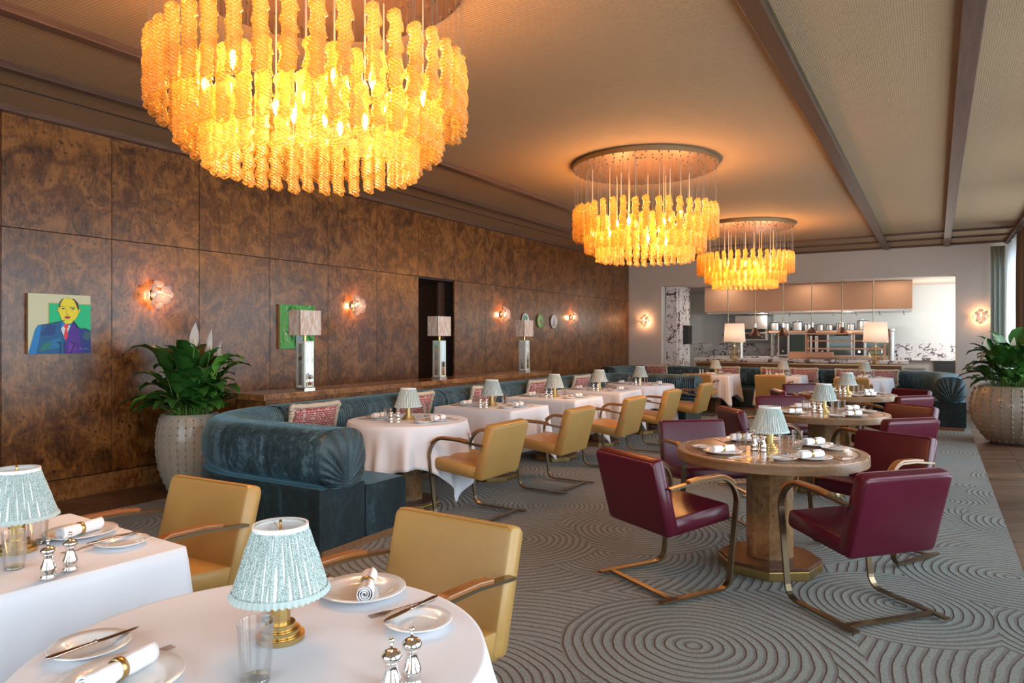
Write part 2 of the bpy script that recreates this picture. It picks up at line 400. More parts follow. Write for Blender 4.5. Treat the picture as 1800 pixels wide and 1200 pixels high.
def smooth_angle(o, deg=40):
    me = o.data
    me.polygons.foreach_set('use_smooth', [True]*len(me.polygons))
    e = o.modifiers.new('split', 'EDGE_SPLIT'); e.split_angle = math.radians(deg)
def tag(o, label, cat, group=None, kind=None):
    if label: o['label'] = label
    if cat: o['category'] = cat
    if group: o['group'] = group
    if kind: o['kind'] = kind
    return o
def thing(name, label, cat, loc=(0, 0, 0), rz=0, group=None):
    o = bpy.data.objects.new(name, None); COL.objects.link(o); o.location = loc; o.rotation_euler = (0, 0, rz)
    o.empty_display_size = .1
    return tag(o, label, cat, group)
def struct(name, mb, m, parent=None, **kw):
    o = mb.build(name, m, parent, **kw)
    o['kind'] = 'structure'
    return o
def copy_tree(o, parent=None):
    c = o.copy(); COL.objects.link(c); c.parent = parent
    for ch in list(o.children): copy_tree(ch, c)
    return c
PROTO = {}
KITCHEN = []
def inst(key, builder, label, loc, rz=0, group=None, scale=1.0):
    if key not in PROTO:
        PROTO[key] = builder(); o = PROTO[key]
    else:
        o = copy_tree(PROTO[key])
    o.location = loc; o.rotation_euler = (0, 0, rz); o.scale = (scale,)*3
    o['label'] = label
    if group: o['group'] = group
    elif 'group' in o: del o['group']
    return o
def sup(t, a, b, e):
    c, s_ = math.cos(t), math.sin(t)
    return a*math.copysign(abs(c)**e, c), b*math.copysign(abs(s_)**e, s_)

# ---------------------------------------------------------------- room shell
FAR = 17.0; CH = 3.4
fl = struct('floor', MB().box(-7.0, 2.4, -3.0, 21.0, -.12, -.014), DARKV)
# chevron planks in the two strips the rug leaves bare
def chevron(x0, x1, y0, y1, w, pitch, slope):
    k = 0; x = x0
    while x < x1-.01:
        xe = min(x+w, x1); up = 1 if k % 2 == 0 else -1
        y = y0
        while y < y1:
            d = (xe-x)*slope*up; g = .0015
            poly = [(x+g, y), (xe-g, y+d), (xe-g, y+d+pitch-.003), (x+g, y+pitch-.003)]
            o = MB().prism(poly, -.014, random.uniform(-.0012, .0)).build('plank', PLANK, fl)
            y += pitch
        x = xe; k += 1
chevron(.40, 1.6, 4.0, 17.2, .42, .16, .55)
chevron(-6.7, -5.85, 1.6, 5.2, .44, .16, .55)

rug = struct('rug', MB().box(-5.95, .465, -2.2, 16.3, -.012, .012), RUG, bevel=.006)
tag(rug, 'grey green rug carved with overlapping circles of concentric rings', 'rug', kind='thing')

wl = struct('wall_left', MB().box(-7.0, -6.73, -3.0, 8.40, 0, CH+.1).box(-7.0, -6.73, 9.37, 17.4, 0, CH+.1).box(-7.0, -6.73, 8.40, 9.37, 2.37, CH+.1), DARKV)
ys = [3.75+.924*k for k in range(-7, 16)]
for i in range(len(ys)-1):
    a, b = ys[i]+.003, ys[i+1]-.003
    b = min(b, 16.87)
    if b-a < .05: continue
    door = (8.3 < a < 8.6)
    for z0, z1 in ((.195, 2.39), (2.396, CH-.01)):
        if door and z0 < 1: continue
        if door: z0 = 2.40
        MB().box(-6.73, -6.7, a, b, z0, z1).build('panel', BURL, wl, bevel=.0015)
struct('baseboard_left', MB().box(-6.73, -6.705, -3, 8.38, 0, .185).box(-6.73, -6.705, 9.37, 16.9, 0, .185), BURL2)
struct('door_1', MB().box(-7.6, -7.0, 8.2, 8.40, 0, 2.5).box(-7.6, -7.0, 9.37, 9.5, 0, 2.5).box(-7.6, -7.55, 8.4, 9.37, 0, 2.5).box(-7.6, -7.0, 8.4, 9.37, 2.37, 2.5).box(-7.6, -7.0, 8.4, 9.37, -.1, 0)
       .box(-6.99, -6.95, 9.20, 9.37, 0, 2.37), DARKW)

# far wall with the kitchen opening
OX0, OX1, OZ = -5.86, .36, 2.755
wb = struct('wall_back', MB().box(-6.95, OX0, FAR, FAR+.32, 0, CH+.1).box(OX1, 2.2, FAR, FAR+.32, 0, CH+.1).box(OX0, OX1, FAR, FAR+.32, OZ, CH+.1), PLASTER)
KITCHEN.append(wb)
# window wall
mb = MB(); ys2 = [-3.0]+[y for w in WINS for y in w]+[17.4]
for i in range(0, len(ys2), 2): mb.box(WX, WX+.25, ys2[i], ys2[i+1], 0, CH+.1)
for a, b in WINS: mb.box(WX, WX+.25, a, b, 0, .25).box(WX, WX+.25, a, b, 3.15, CH+.1)
struct('wall_right', mb, PLASTER)
for i, (a, b) in enumerate(WINS):
    m_ = MB(); y0, y1 = a, b; c = (a+b)/2
    m_.box(WX+.08, WX+.15, y0, y0+.06, .25, 3.15).box(WX+.08, WX+.15, y1-.06, y1, .25, 3.15).box(WX+.08, WX+.15, c-.03, c+.03, .25, 3.15)
    m_.box(WX+.08, WX+.15, y0, y1, .25, .31).box(WX+.08, WX+.15, y0, y1, 3.09, 3.15).box(WX+.08, WX+.15, y0, y1, 2.35, 2.40)
    w = struct('window_%d' % (i+1), m_, DARKW)
    MB().box(WX+.11, WX+.116, y0+.06, y1-.06, .31, 3.09).build('pane', PANE, w)
# wall behind the camera, with its own window
mb = MB().box(-7, -4.3, -2.6, -2.4, 0, CH+.1).box(.3, 2, -2.6, -2.4, 0, CH+.1).box(-4.3, .3, -2.6, -2.4, 0, .4).box(-4.3, .3, -2.6, -2.4, 3.0, CH+.1)
struct('wall_front', mb, PLASTER)
w = struct('window_7', MB().box(-4.3, .3, -2.55, -2.5, .4, .46).box(-4.3, .3, -2.55, -2.5, 2.94, 3.0).box(-2.03, -1.97, -2.55, -2.5, .4, 3.0), DARKW)
MB().box(-4.3, .3, -2.53, -2.524, .46, 2.94).build('pane', PANE, w)

# ceiling and its battens
struct('ceiling', MB().box(-7.0, 2.2, -3.0, 17.4, CH, CH+.12), CEIL)
def trim(i, *b, m=DARKW):
    mb = MB()
    for q in b: mb.box(*q)
    return struct('trim_%d' % i, mb, m, bevel=.004)
trim(1, (-.96, -.84, -2.4, 17.0, CH-.055, CH+.01))
trim(2, (.13, .25, -2.4, 17.0, CH-.055, CH+.01))
trim(3, (-4.70, -4.60, -2.4, 14.9, CH-.055, CH+.01))
trim(4, (-5.68, -5.59, -2.4, 15.8, CH-.05, CH+.01))
trim(5, (-6.70, -6.62, -2.4, 16.95, CH-.05, CH+.01))
trim(6, (1.17, 1.26, -2.4, 17.0, CH-.07, CH+.01))
trim(7, (-4.65, 1.2, 14.86, 14.93, CH-.04, CH+.01))
trim(8, (-5.64, 1.2, 15.82, 15.89, CH-.04, CH+.01))
trim(9, (-6.7, 1.2, 16.88, 16.98, CH-.04, CH+.01))
struct('trim_10', MB().box(-6.14, -6.115, -2.4, 17.0, CH-.004, CH+.01), BLACK)
struct('trim_11', MB().box(-.839, -.825, -2.4, 17.0, CH-.014, CH+.01), BRASSD)

# ---------------------------------------------------------------- kitchen behind the opening
def K(o): KITCHEN.append(o); return o
K(struct('wall_kitchen', MB().box(-7.0, 2.6, 20.3, 20.5, 0, 3.0).box(-7.0, -6.6, 17.32, 20.3, 0, 3.0).box(2.4, 2.6, 17.32, 20.3, 0, 3.0), KWALL))
K(struct('ceiling_kitchen', MB().box(-7.0, 2.6, 17.32, 20.5, OZ+.04, 3.1), mat('soffit_paint', (.74, .60, .50), .6)))
K(struct('floor_kitchen', MB().box(-7.0, 2.6, 17.0, 20.5, -.1, 0), mat('grey_tile', (.25, .24, .22), .5)))
K(tag(MB().box(OX0+.02, -5.57, 17.33, 18.4, 0, OZ+.03).box(-5.57, -5.53, 17.45, 18.4, 0, OZ+.03).build('marble_pier', MARBLE),
      'tall purple-veined marble pier beside the kitchen opening', 'pier'))
K(tag(MB().box(-6.6, 2.4, 20.26, 20.30, .98, 1.33).build('marble_backsplash', MARBLE), 'low veined marble backsplash along the kitchen back wall', 'backsplash'))
t = K(thing('wall_screen', 'small dark wall screen on the marble pier', 'screen', (-5.40, 17.9, 1.55)))
MB().box(-.13, .02, -.14, .14, -.24, .24).build('housing', BLACK, t, bevel=.01)
MB().box(.02, .024, -.12, .12, -.2, .2).build('display', mat('dark_display', (.03, .03, .03), .1), t)
# back counter with doors
t = K(thing('back_counter', 'long low kitchen counter with marble top against the back wall', 'counter', (0, 0, 0)))
MB().box(-5.5, .6, 19.6, 20.25, .92, .98).build('worktop', MARBLE, t, bevel=.008)
MB().box(-5.5, .6, 19.66, 20.25, .1, .92).build('carcass', mat('grey_cabinet', (.33, .31, .28), .5), t)
GD = mat('taupe_door', (.40, .37, .32), .45)
x = -5.45
while x < -.2:
    d = MB().box(x, x+.56, 19.63, 19.66, .14, .80).build('door', GD, t, bevel=.004)
    MB().box(x+.06, x+.50, 19.60, 19.63, .72, .74).build('handle', STEEL, d)
    x += .6
MB().box(.02, .55, 19.62, 19.66, .14, .9).build('glass_door', BLACK, t)
# pass counter: marble slab over a walnut ledge
t = K(thing('pass_counter', 'walnut kitchen pass counter topped with a thick veined marble slab', 'counter'))
MB().box(-5.05, -.50, 17.0, 17.75, .90, .985).build('marble_slab', MARBLE, t, bevel=.02, seg=3)
MB().box(-4.85, -.62, 16.45, 17.02, .80, .90).build('ledge', WALN, t, bevel=.01)
MB().box(-4.80, -.68, 16.52, 17.65, .0, .80).build('front', BURL2, t)
MB().box(-4.85, -.62, 16.44, 16.455, .885, .903).build('edge_strip', BRASS, t)
for i, xx in enumerate((-4.05, -.83)):
    K(tag(MB().lathe([(.055, 0), (.055, .62), (.07, .64), (.07, .68)], 20, (xx, 17.55, .985)).build('steel_post', STEEL, smooth=False),
          'round steel post on the marble pass beside the %s white-shaded lamp' % ('darker, far' if i == 0 else 'rack-side'), 'post'))
# hood
hb = MB()
hb.add([(-5.20, 18.6, 2.15), (-.42, 18.6, 2.15), (-.42, 18.35, OZ+.03), (-5.13, 18.35, OZ+.03), (-5.20, 20.2, 2.15), (-.42, 20.2, 2.15), (-.42, 20.2, OZ+.03), (-5.13, 20.2, OZ+.03)],
       [(0, 1, 2, 3), (1, 5, 6, 2), (5, 4, 7, 6), (4, 0, 3, 7), (0, 4, 5, 1)])
t = K(thing('extractor_hood', 'long copper-toned extractor hood hanging over the kitchen line', 'hood'))
hb.build('canopy', COPPER, t, bevel=.006)
MB().box(-5.15, -.45, 18.66, 20.1, 2.10, 2.15).build('filter_tray', STEEL, t)
for i in range(9): MB().tube([(-4.6+i*.5, 18.66, 2.10), (-4.6+i*.5, 18.66, 2.03), (-4.58+i*.5, 18.63, 2.01)], .008, 6).build('hook', BLACK, t)
# pot shelf and pots
t = K(thing('pot_shelf', 'long steel shelf carrying saucepans above the ovens', 'shelf'))
MB().box(-3.75, -.80, 19.55, 19.95, 1.603, 1.66).build('board', COPPER, t)
for xx in (-3.72, -2.625, -.84): MB().box(xx-.02, xx+.02, 19.9, 19.95, .98, 1.60).build('upright', STEEL, t)
def pot():
    t = thing('saucepan', '', 'pan')
    MB().lathe([(.095, 0), (.10, .01), (.10, .17), (.105, .175), (.095, .175), (.092, .02)], 20).build('body', STEEL, t, smooth=False)
    MB().tube([(.1, 0, .14), (.16, 0, .15), (.20, 0, .15)], .008, 6).build('handle', STEEL, t)
    MB().lathe([(.105, .176), (.09, .19), (.02, .195), (.02, .21)], 16).build('lid', STEEL, t)
    return t
for i, (x_, s_) in enumerate([(-3.62, 1.2), (-3.34, 1.1), (-3.05, 1.25), (-2.80, .9), (-2.5, .85), (-2.28, .8), (-2.03, 1.0), (-1.78, .9), (-1.52, 1.3), (-1.12, 1.0)]):
    K(inst('pot', pot, '%s steel saucepan on the long kitchen shelf, counted from the grill' % ['first', 'second', 'third', 'fourth', 'fifth', 'sixth', 'seventh', 'eighth', 'ninth', 'tenth'][i], (x_, 19.74, 1.661), random.uniform(-.5, 3), 'saucepans on the kitchen shelf', s_))
# ovens
def oven():
    t = thing('combi_oven', '', 'oven')
    MB().box(-.42, .42, -.35, .35, .0, .62).build('body', STEEL, t, bevel=.01)
    MB().box(-.12, .38, -.37, -.35, .05, .58).build('glass_door', mat('oven_glass', (.05, .07, .06), .08), t)
    MB().box(-.38, -.18, -.365, -.35, .05, .58).build('control_panel', BLACK, t)
    MB().lathe([(.03, 0), (.03, .02)], 16, M=Matrix.Translation((-.28, -.365, .14)) @ Matrix.Rotation(PI/2, 4, 'X')).build('dial', SILVER, t)
    MB().tube([(-.14, -.40, .1), (-.14, -.40, .52)], .01, 6).build('handle', STEEL, t)
    return t
for i, x_ in enumerate((-3.1, -2.15, -1.3)):
    K(inst('oven', oven, ['steel combi oven with black control strip, nearest the salamander grill', 'middle steel combi oven under the saucepan shelf', 'steel combi oven behind the open plate rack'][i], (x_, 20.0-.1, .981)))
t = K(thing('salamander_grill', 'boxy steel salamander grill mounted above the back counter', 'grill', (-4.2, 19.85, 1.40)))
MB().box(-.42, .42, -.3, .44, .30, .68).build('body', STEEL, t, bevel=.01)
MB().box(-.42, .42, -.3, .3, 0, .22).build('grill_box', STEEL, t, bevel=.01)
MB().box(-.36, .36, -.31, -.3, .04, .18).build('opening', BLACK, t)
for xx in (-.3, .3): MB().lathe([(.035, 0), (.035, .02)], 14, M=Matrix.Translation((xx, -.31, .11)) @ Matrix.Rotation(PI/2, 4, 'X')).build('knob', SILVER, t)
for xx in (-.38, .38): MB().box(xx-.03, xx+.03, -.2, .2, .22, .30).build('bracket', STEEL, t)
t = K(thing('plate_rack', 'open copper-coloured plate rack with four tiers on the pass', 'rack', (-1.75, 17.5, .986)))
for z in (.04, .22, .40, .56): MB().box(-.80, .80, -.18, .18, z, z+.03).build('shelf', COPPER, t)
for xx in (-.80, .80):
    for yy in (-.17, .17): MB().box(xx-.015, xx+.015, yy-.015, yy+.015, 0, .62).build('post', COPPER, t)
K(tag(MB().box(-3.1, -2.75, 19.2, 19.5, .98, 1.18).box(-3.08, -2.77, 19.22, 19.48, 1.18, 1.185).build('steel_bin', STEEL, bevel=.02, seg=3, loc=(-.35, .45, 0)), 'small steel container on the back counter beneath the grill', 'container'))
K(tag(MB().box(-2.95, -2.0, 17.45, 17.7, .986, 1.14).box(-2.9, -2.05, 17.47, 17.68, 1.14, 1.146).build('steel_well', COPPER, bevel=.006), 'long low copper-coloured heated well on the marble pass', 'warmer'))
# pendants over the pass
def pendant():
    t = thing('pass_pendant', '', 'pendant lamp')
    MB().lathe([(.06, 1.26), (.06, 1.28)], 20).build('canopy', BLACK, t)
    MB().tube([(0, 0, .22), (0, 0, 1.27)], .010, 8).build('rod', BRASSD, t)
    MB().lathe([(.03, .20), (.03, .30)], 16).build('socket', SILVER, t)
    MB().lathe([(.15, 0), (.035, .20), (.030, .20), (.145, 0)], 28, caps=False).build('shade', PENDC, t, smooth=True)
    MB().lathe([(.02, .06), (.03, .09), (.02, .13)], 12).build('bulb', BULBS, t)
    return t
for i in range(6):
    K(inst('pendant', pendant, ['slim rod pendant hanging directly behind the far white-shaded lamp', 'bronze cone pendant hanging in front of the salamander grill', 'third bronze cone pendant from the marble pier',
       'fourth bronze cone pendant from the marble pier, before the oven doors', 'bronze cone pendant hanging over the open plate rack', 'slim rod pendant behind the white-shaded lamp at the open pass end'][i],
       (-4.355+i*.635, 17.55, OZ+.04-1.28), 0))
# two glass lamps on the walnut ledge
def glass_lamp():
    t = thing('glass_table_lamp', '', 'table lamp')
    prof = [(.06, 0), (.075, .01), (.05, .03), (.065, .06), (.10, .12), (.135, .20), (.14, .27), (.12, .33), (.07, .38), (.04, .40)]
    mb = MB(); n = 40; vs = []; fs = []
    for k, (r, z) in enumerate(prof):
        for i in range(n):
            a = 2*PI*i/n; rr = r*(1+(.09*math.sin(a*9+z*34) if 2 < k < 8 else 0)); vs.append((rr*math.cos(a), rr*math.sin(a), z))
    for k in range(len(prof)-1):
        for i in range(n): fs.append((k*n+i, k*n+(i+1) % n, (k+1)*n+(i+1) % n, (k+1)*n+i))
    mb.add(vs, fs).build('glass_body', AMBG, t, smooth=True)
    MB().tube([(0, 0, .02), (0, 0, .50)], .008, 8).build('stem', BRASS, t)
    MB().lathe([(.245, .47), (.215, .90)], 40, caps=False).build('shade', LSHADE, t, smooth=True)
    MB().lathe([(.247, .465), (.247, .475)], 40, caps=False).build('rim', BRASS, t)
    MB().lathe([(.03, .55), (.04, .6), (.02, .65)], 12).build('bulb', emit('lit_lamp_bulb', (1, .75, .5), 8), t)
    d = bpy.data.lights.new('lamp_glow', 'POINT'); d.energy = 3; d.color = (1, .70, .5); d.shadow_soft_size = .05
    lo = bpy.data.objects.new('lamp_glow', d); COL.objects.link(lo); lo.parent = t; lo.location = (0, 0, .7)
    return t
K(inst('glamp', glass_lamp, 'amber glass lamp with white drum shade, at the marble pier end of the pass', (-4.02, 16.72, .901)))
K(inst('glamp', glass_lamp, 'amber glass lamp with white drum shade, in front of the plate rack', (-1.10, 16.72, .901)))

# ---------------------------------------------------------------- chairs
def arc(cy, cz, r, a0, a1, n):
    return [(cy+r*math.cos(math.radians(a0+(a1-a0)*i/n)), cz+r*math.sin(math.radians(a0+(a1-a0)*i/n))) for i in range(n+1)]
def cushion_slab(prof, x0, x1, nx=8):
    """closed YZ profile extruded in x with softly rounded ends"""
    mb = MB(); n = len(prof); cy = sum(p[0] for p in prof)/n; cz = sum(p[1] for p in prof)/n; vs = []; fs = []
    L = x1-x0; ring = []
    for s_, k in ((0, .90), (.006, .96), (.02, 1.0)): ring.append((x0+s_, k))
    for i in range(1, nx): ring.append((x0+.02+(L-.04)*i/nx, 1.0))
    for s_, k in ((.02, 1.0), (.006, .96), (0, .90)): ring.append((x1-s_, k))
    for x, k in ring:
        d = (1-k)*.10
        for (y, z) in prof:
            vy, vz = y-cy, z-cz; Lh = math.hypot(vy, vz) or 1
            vs.append((x, y-vy/Lh*d, z-vz/Lh*d))
    R = len(ring)
    for j in range(R-1):
        for i in range(n): fs.append((j*n+i, j*n+(i+1) % n, (j+1)*n+(i+1) % n, (j+1)*n+i))
    fs.append(tuple(range(n-1, -1, -1))); fs.append(tuple((R-1)*n+i for i in range(n)))
    return mb.add(vs, fs)
def slab_profile(p0, p1, th, r, n=5, sag=0):
    """rounded-rectangle outline around the segment p0-p1 (YZ)"""
    dy, dz = p1[0]-p0[0], p1[1]-p0[1]; L = math.hypot(dy, dz); u = (dy/L, dz/L); w = (-u[1], u[0]); h = th/2; out = []
    for (cu, cw, a0) in ((L-r, h-r, 0), (r, h-r, 90), (r, -h+r, 180), (L-r, -h+r, 270)):
        for i in range(n+1):
            a = math.radians(a0+90*i/n); su, sw = cu+r*math.cos(a), cw+r*math.sin(a)
            out.append((p0[0]+u[0]*su+w[0]*sw, p0[1]+u[1]*su+w[1]*sw))
    return out
def chair_builder(lm, pm, kind):
    def b():
        t = thing('dining_chair', '', 'chair')
        path = [(-.29, .022), (.10, .022)]+arc(.13, .102, .08, -90, -8, 6)+[(.235, .30)]+arc(.115, .505, .148, 0, 84, 10)+[(-.02, .648), (-.235, .622)]
        for s_ in (-1, 1):
            x0, x1 = (s_*.283-.018, s_*.283+.018)
            MB().ribbon(path, x0, x1, .012).build('side_frame', BRONZE, t)
            pad = [(-.10, .651)]+[(-.02, .662)]+[(y, z) for y, z in arc(.115, .505, .163, 84, 40, 6)]
            MB().ribbon(pad, x0-.003, x1+.003, .016).build('arm_pad', ARMW, t, bevel=.004)
        MB().box(-.27, .27, -.225, -.190, .016, .028).build('stretcher', BRONZE, t)
        seat = cushion_slab(slab_profile((-.215, .400), (.235, .452), .095, .03), -.262, .262)
        seat.build('seat', lm, t, smooth=True)
        bp0, bp1 = (-.185, .355), (-.30, .780)
        back = cushion_slab(slab_profile(bp0, bp1, .082, .025), -.266, .266)
        back.build('backrest', lm, t, smooth=True)
        # stitched welt round the back's rear edge
        dy, dz = bp1[0]-bp0[0], bp1[1]-bp0[1]; L = math.hypot(dy, dz); u = (dy/L, dz/L); w = (-u[1], u[0])
        for off, nm in ((.041, 'rear_seam'), (-.041, 'front_seam')):
            def pt(x, q, o=off): return (x, bp0[0]+u[0]*q+w[0]*o*.86, bp0[1]+u[1]*q+w[1]*o*.86)
            pts = [pt(-.262, .02), pt(-.262, L-.02), pt(-.249, L-.006), pt(.249, L-.006), pt(.262, L-.02), pt(.262, .02)]
            MB().tube(pts, .0032, 6).build(nm, pm, t)
        return t
    return b
TC = chair_builder(TAN, TANP, 'tan'); MC = chair_builder(MAR, MARP, 'maroon')
def put_chair(kind, bx, by, ang, label, group=None):
    """(bx,by): centre of the back's top edge, ang: heading the sitter faces (radians, 0=+Y, counter-clockwise)"""
    fx, fy = -math.sin(ang), math.cos(ang)
    return inst(kind, TC if kind == 'tan' else MC, label, (bx+fx*.30, by+fy*.30, .0125), ang, group)
RAD = math.radians
put_chair('tan', -2.87, 2.09, RAD(182), 'tan leather cantilever chair behind the square foreground tablecloth')
put_chair('tan', -1.52, 2.13, RAD(178), 'tan leather cantilever chair behind the round foreground tablecloth')
for i, (y, a) in enumerate([(4.72, 90), (6.04, 89), (7.47, 90), (8.77, 90), (10.31, 90)]):
    put_chair('tan', -2.88, y, RAD(a), ['tan leather chair at the round clothed table by the sofa end', 'tan leather chair at the second clothed table along the sofa', 'tan leather chair at the third clothed table along the sofa',
              'tan leather chair at the fourth clothed table along the sofa', 'tan leather chair at the fifth, last clothed table along the sofa'][i])
for i, (x, y, a) in enumerate([(-3.80, 12.93, 2), (-2.55, 13.2, -2), (-1.20, 12.87, 2)]):
    put_chair('tan', x, y, RAD(a), ['tan leather chair at the kitchen-side table closest to the panelled wall', 'tan leather chair at the middle kitchen-side table, back to the room', 'tan leather chair half hidden behind the far bare table lamp'][i])
MT = [(-.90, 4.645), (-.915, 7.27), (-.965, 9.83)]
MTN = ['nearest', 'middle', 'far']
rel = [(-.61, -.87), (.77, -.685), (-.80, .97), (.66, .92)]
reln = ['sofa side, near', 'window side, near', 'sofa side, far', 'window side, far']
tw = [0, 0, 0, 8]
for k, (cx_, cy_) in enumerate(MT):
    for j, (dx, dy) in enumerate(rel):
        if k == 1: dx, dy = [(-.75, -.55), (.745, -.67), (-.62, 1.20), (.71, .75)][j]
        if k == 2: dx, dy = [(-.78, -.35), (.765, -.60), (-.72, 1.12), (.70, .68)][j]
        ang = math.atan2(dx, -dy) + RAD(tw[j])
        if k == 0 and j == 0: ang += RAD(4)
        if k == 0 and j == 1: ang += RAD(0)
        put_chair('maroon', cx_+dx, cy_+dy, ang, 'burgundy leather chair at the %s bare round table, %s corner' % (MTN[k], reln[j]))

# ---------------------------------------------------------------- tables
def octo(n, R, rot=0): return n, R, rot
def bare_table():
    t = thing('round_table', '', 'table')
    MB().ngon(96, .57, .690, .744).build('tabletop_edge', OAKT, t, bevel=.004)
    MB().ngon(96, .565, .742, .750).build('tabletop', BURLR, t, bevel=.002)
    ring = MB(); n = 96
    vs = []; fs = []
    for i in range(n):
        a = 2*PI*i/n
        for r, z in ((.505, .7502), (.505, .7512), (.515, .7512), (.515, .7502)): vs.append((r*math.cos(a), r*math.sin(a), z))
    for i in range(n):
        j = (i+1) % n
        for k in range(3): fs.append((4*i+k, 4*i+k+1, 4*j+k+1, 4*j+k))
    ring.add(vs, fs).build('inlay_ring', mat('inlay', (.12, .055, .03), .3), t)
    r0 = RAD(22.5-11.5)
    MB().ngon(8, .140, .085, .70, rot=r0).build('column', BURLT, t, bevel=.003)
    MB().ngon(8, .305, .065, .088, rot=r0).build('plinth', WALN, t, bevel=.003)
    MB().ngon(8, .31, .012, .066, rot=r0).build('brass_band', BRASS, t, bevel=.003)
    return t
for k, (x, y) in enumerate(MT):
    inst('btable', bare_table, '%s bare round oak table on an octagonal brass-edged pedestal' % MTN[k], (x, y, 0), 0)
def cloth_base():
    t = thing('pedestal_table', '', 'table')
    MB().box(-.30, .30, -.30, .30, .70, .738).build('tabletop', OAKT, t)
    r0 = RAD(22.5)
    MB().ngon(8, .125, .07, .70, rot=r0).build('column', BURLT, t, bevel=.003)
    MB().ngon(8, .27, .055, .075, rot=r0).build('plinth', WALN, t, bevel=.003)
    MB().ngon(8, .275, .012, .056, rot=r0).build('brass_band', BRASS, t, bevel=.003)
    return t
def cloth(name, hx, hy, drop_x, drop_y, label, loc, rz=0, rnd_=False, S=None, seed=0):
    """square cloth: flat top, then a skirt hanging in folds; hx,hy half sizes of the top"""
    r = random.Random(seed); N = 192; vs = []; fs = []; L = 14
    top = .752
    ph = [r.uniform(0, 6.28) for _ in range(6)]
    def edge(i):
        a = 2*PI*i/N
        if rnd_: return hx*math.cos(a), hx*math.sin(a), a
        # walk the rounded rectangle by perimeter
        P = 4*(hx+hy); s_ = (i/N)*P; cr = .025
        pts = [(hx, -hy), (hx, hy), (-hx, hy), (-hx, -hy)]; lens = [2*hy, 2*hx, 2*hy, 2*hx]; k = 0
        while s_ > lens[k]: s_ -= lens[k]; k += 1
        p, q = pts[k], pts[(k+1) % 4]; f = s_/lens[k]
        x, y = p[0]+(q[0]-p[0])*f, p[1]+(q[1]-p[1])*f
        return x, y, math.atan2(y, x)
    for ring in (0.0, .5, .9, .985): 
        for i in range(N):
            x, y, a = edge(i); vs.append((x*ring, y*ring, top))
    for l in range(L+1):
        f = l/L
        for i in range(N):
            x, y, a = edge(i)
            if rnd_:
                m_ = max(abs(math.cos(a-.75)), abs(math.sin(a-.75))); D = S/m_-hx
                D = min(D, .64); nx, ny = math.cos(a), math.sin(a)
                fold = .030*math.sin(a*11+ph[0])+.022*math.sin(a*17+ph[1])+.012*math.sin(a*29+ph[2])
                flare = .05*f+fold*min(1, f*1.6)*(f**.5)
            else:
                ex, ey = hx-abs(x), hy-abs(y)        # distance from the corner along each side
                d0 = drop_x if ex < ey else drop_y
                c = max(0.0, 1-(max(ex, ey))/.20)     # 1 at the corner
                D = d0+c*c*.16
                if ex < 1e-6 and ey > 1e-6: nx, ny = math.copysign(1, x), 0
                elif ey < 1e-6 and ex > 1e-6: nx, ny = 0, math.copysign(1, y)
                else: nx, ny = math.copysign(.7, x), math.copysign(.7, y)
                if c > 0:
                    k_ = c*.5; bx, by = math.copysign(.7, x), math.copysign(.7, y); nx, ny = nx*(1-k_)+bx*k_, ny*(1-k_)+by*k_
                s_ = x*3.1+y*4.3
                fold = .010*math.sin(s_*5+ph[0])+.007*math.sin(s_*9+ph[1])
                flare = .012*f+fold*f+c*c*.085*f-.022*f*(1 if .25 < c < .62 else 0)
            vs.append((x+nx*(flare+.004*min(1, l)), y+ny*(flare+.004*min(1, l)), top-.003*(l > 0)-D*f))
    R = 4+L+1
    fs.append(tuple(range(N)))
    for k in range(R-1):
        for i in range(N):
            j = (i+1) % N; fs.append((k*N+i, (k+1)*N+i, (k+1)*N+j, k*N+j))
    o = MB().add(vs, fs).build(name, CLOTH, smooth=True)
    sd = o.modifiers.new('thick', 'SOLIDIFY'); sd.thickness = .0025; sd.offset = -1
    o.location = loc; o.rotation_euler = (0, 0, rz)
    return tag(o, label, 'tablecloth')
LT = [(-3.90, 4.73), (-3.95, 6.14), (-3.93, 7.50), (-3.95, 8.86), (-3.90, 10.28)]
LN = ['round clothed table by the sofa end', 'second clothed table along the sofa', 'third clothed table along the sofa', 'fourth clothed table along the sofa', 'last round clothed table along the sofa']
BT = [(-3.72, 13.85), (-2.50, 14.1), (-1.10, 14.05)]
BN = ['kitchen-side table by the panelled wall', 'middle kitchen-side table', 'kitchen-side table by the windows']
for i, (x, y) in enumerate(LT):
    inst('ctable', cloth_base, 'pedestal table under the white cloth, the %s' % LN[i], (x, y, 0), 0)
    if i in (0, 4):
        cloth('tablecloth', .51, .51, 0, 0, 'white tablecloth with pointed hanging corners on the %s' % LN[i], (x, y, 0), 0, True, .84, seed=i)
    else:
        cloth('tablecloth', .46, .375, .42, .40, 'white tablecloth with square folded corners on the %s' % LN[i], (x, y, 0), 0, seed=i)
for i, (x, y) in enumerate(BT):
    inst('ctable', cloth_base, 'pedestal table under the white cloth, the %s' % BN[i], (x, y, 0), 0)
    if i == 2: cloth('tablecloth', .46, .46, 0, 0, 'white round-hanging tablecloth on the %s' % BN[i], (x, y, 0), 0, True, .76, seed=9)
    else: cloth('tablecloth', .38, .42, .40, .42, 'white tablecloth on the %s' % BN[i], (x, y, 0), 0, seed=20+i)
FR = (-1.28, 1.05); FL = (-2.575, 1.13)
inst('ctable', cloth_base, 'pedestal table under the round foreground cloth', (FR[0], FR[1], 0), 0)
inst('ctable', cloth_base, 'pedestal table under the square foreground cloth', (FL[0], FL[1], 0), 0)
cloth('tablecloth', .495, .495, 0, 0, 'white tablecloth of the large round foreground table', (*FR, 0), 0, True, .83, seed=3)
cloth('tablecloth', .405, .345, .46, .46, 'white tablecloth of the square foreground table', (*FL, 0), RAD(-2.5), seed=4)

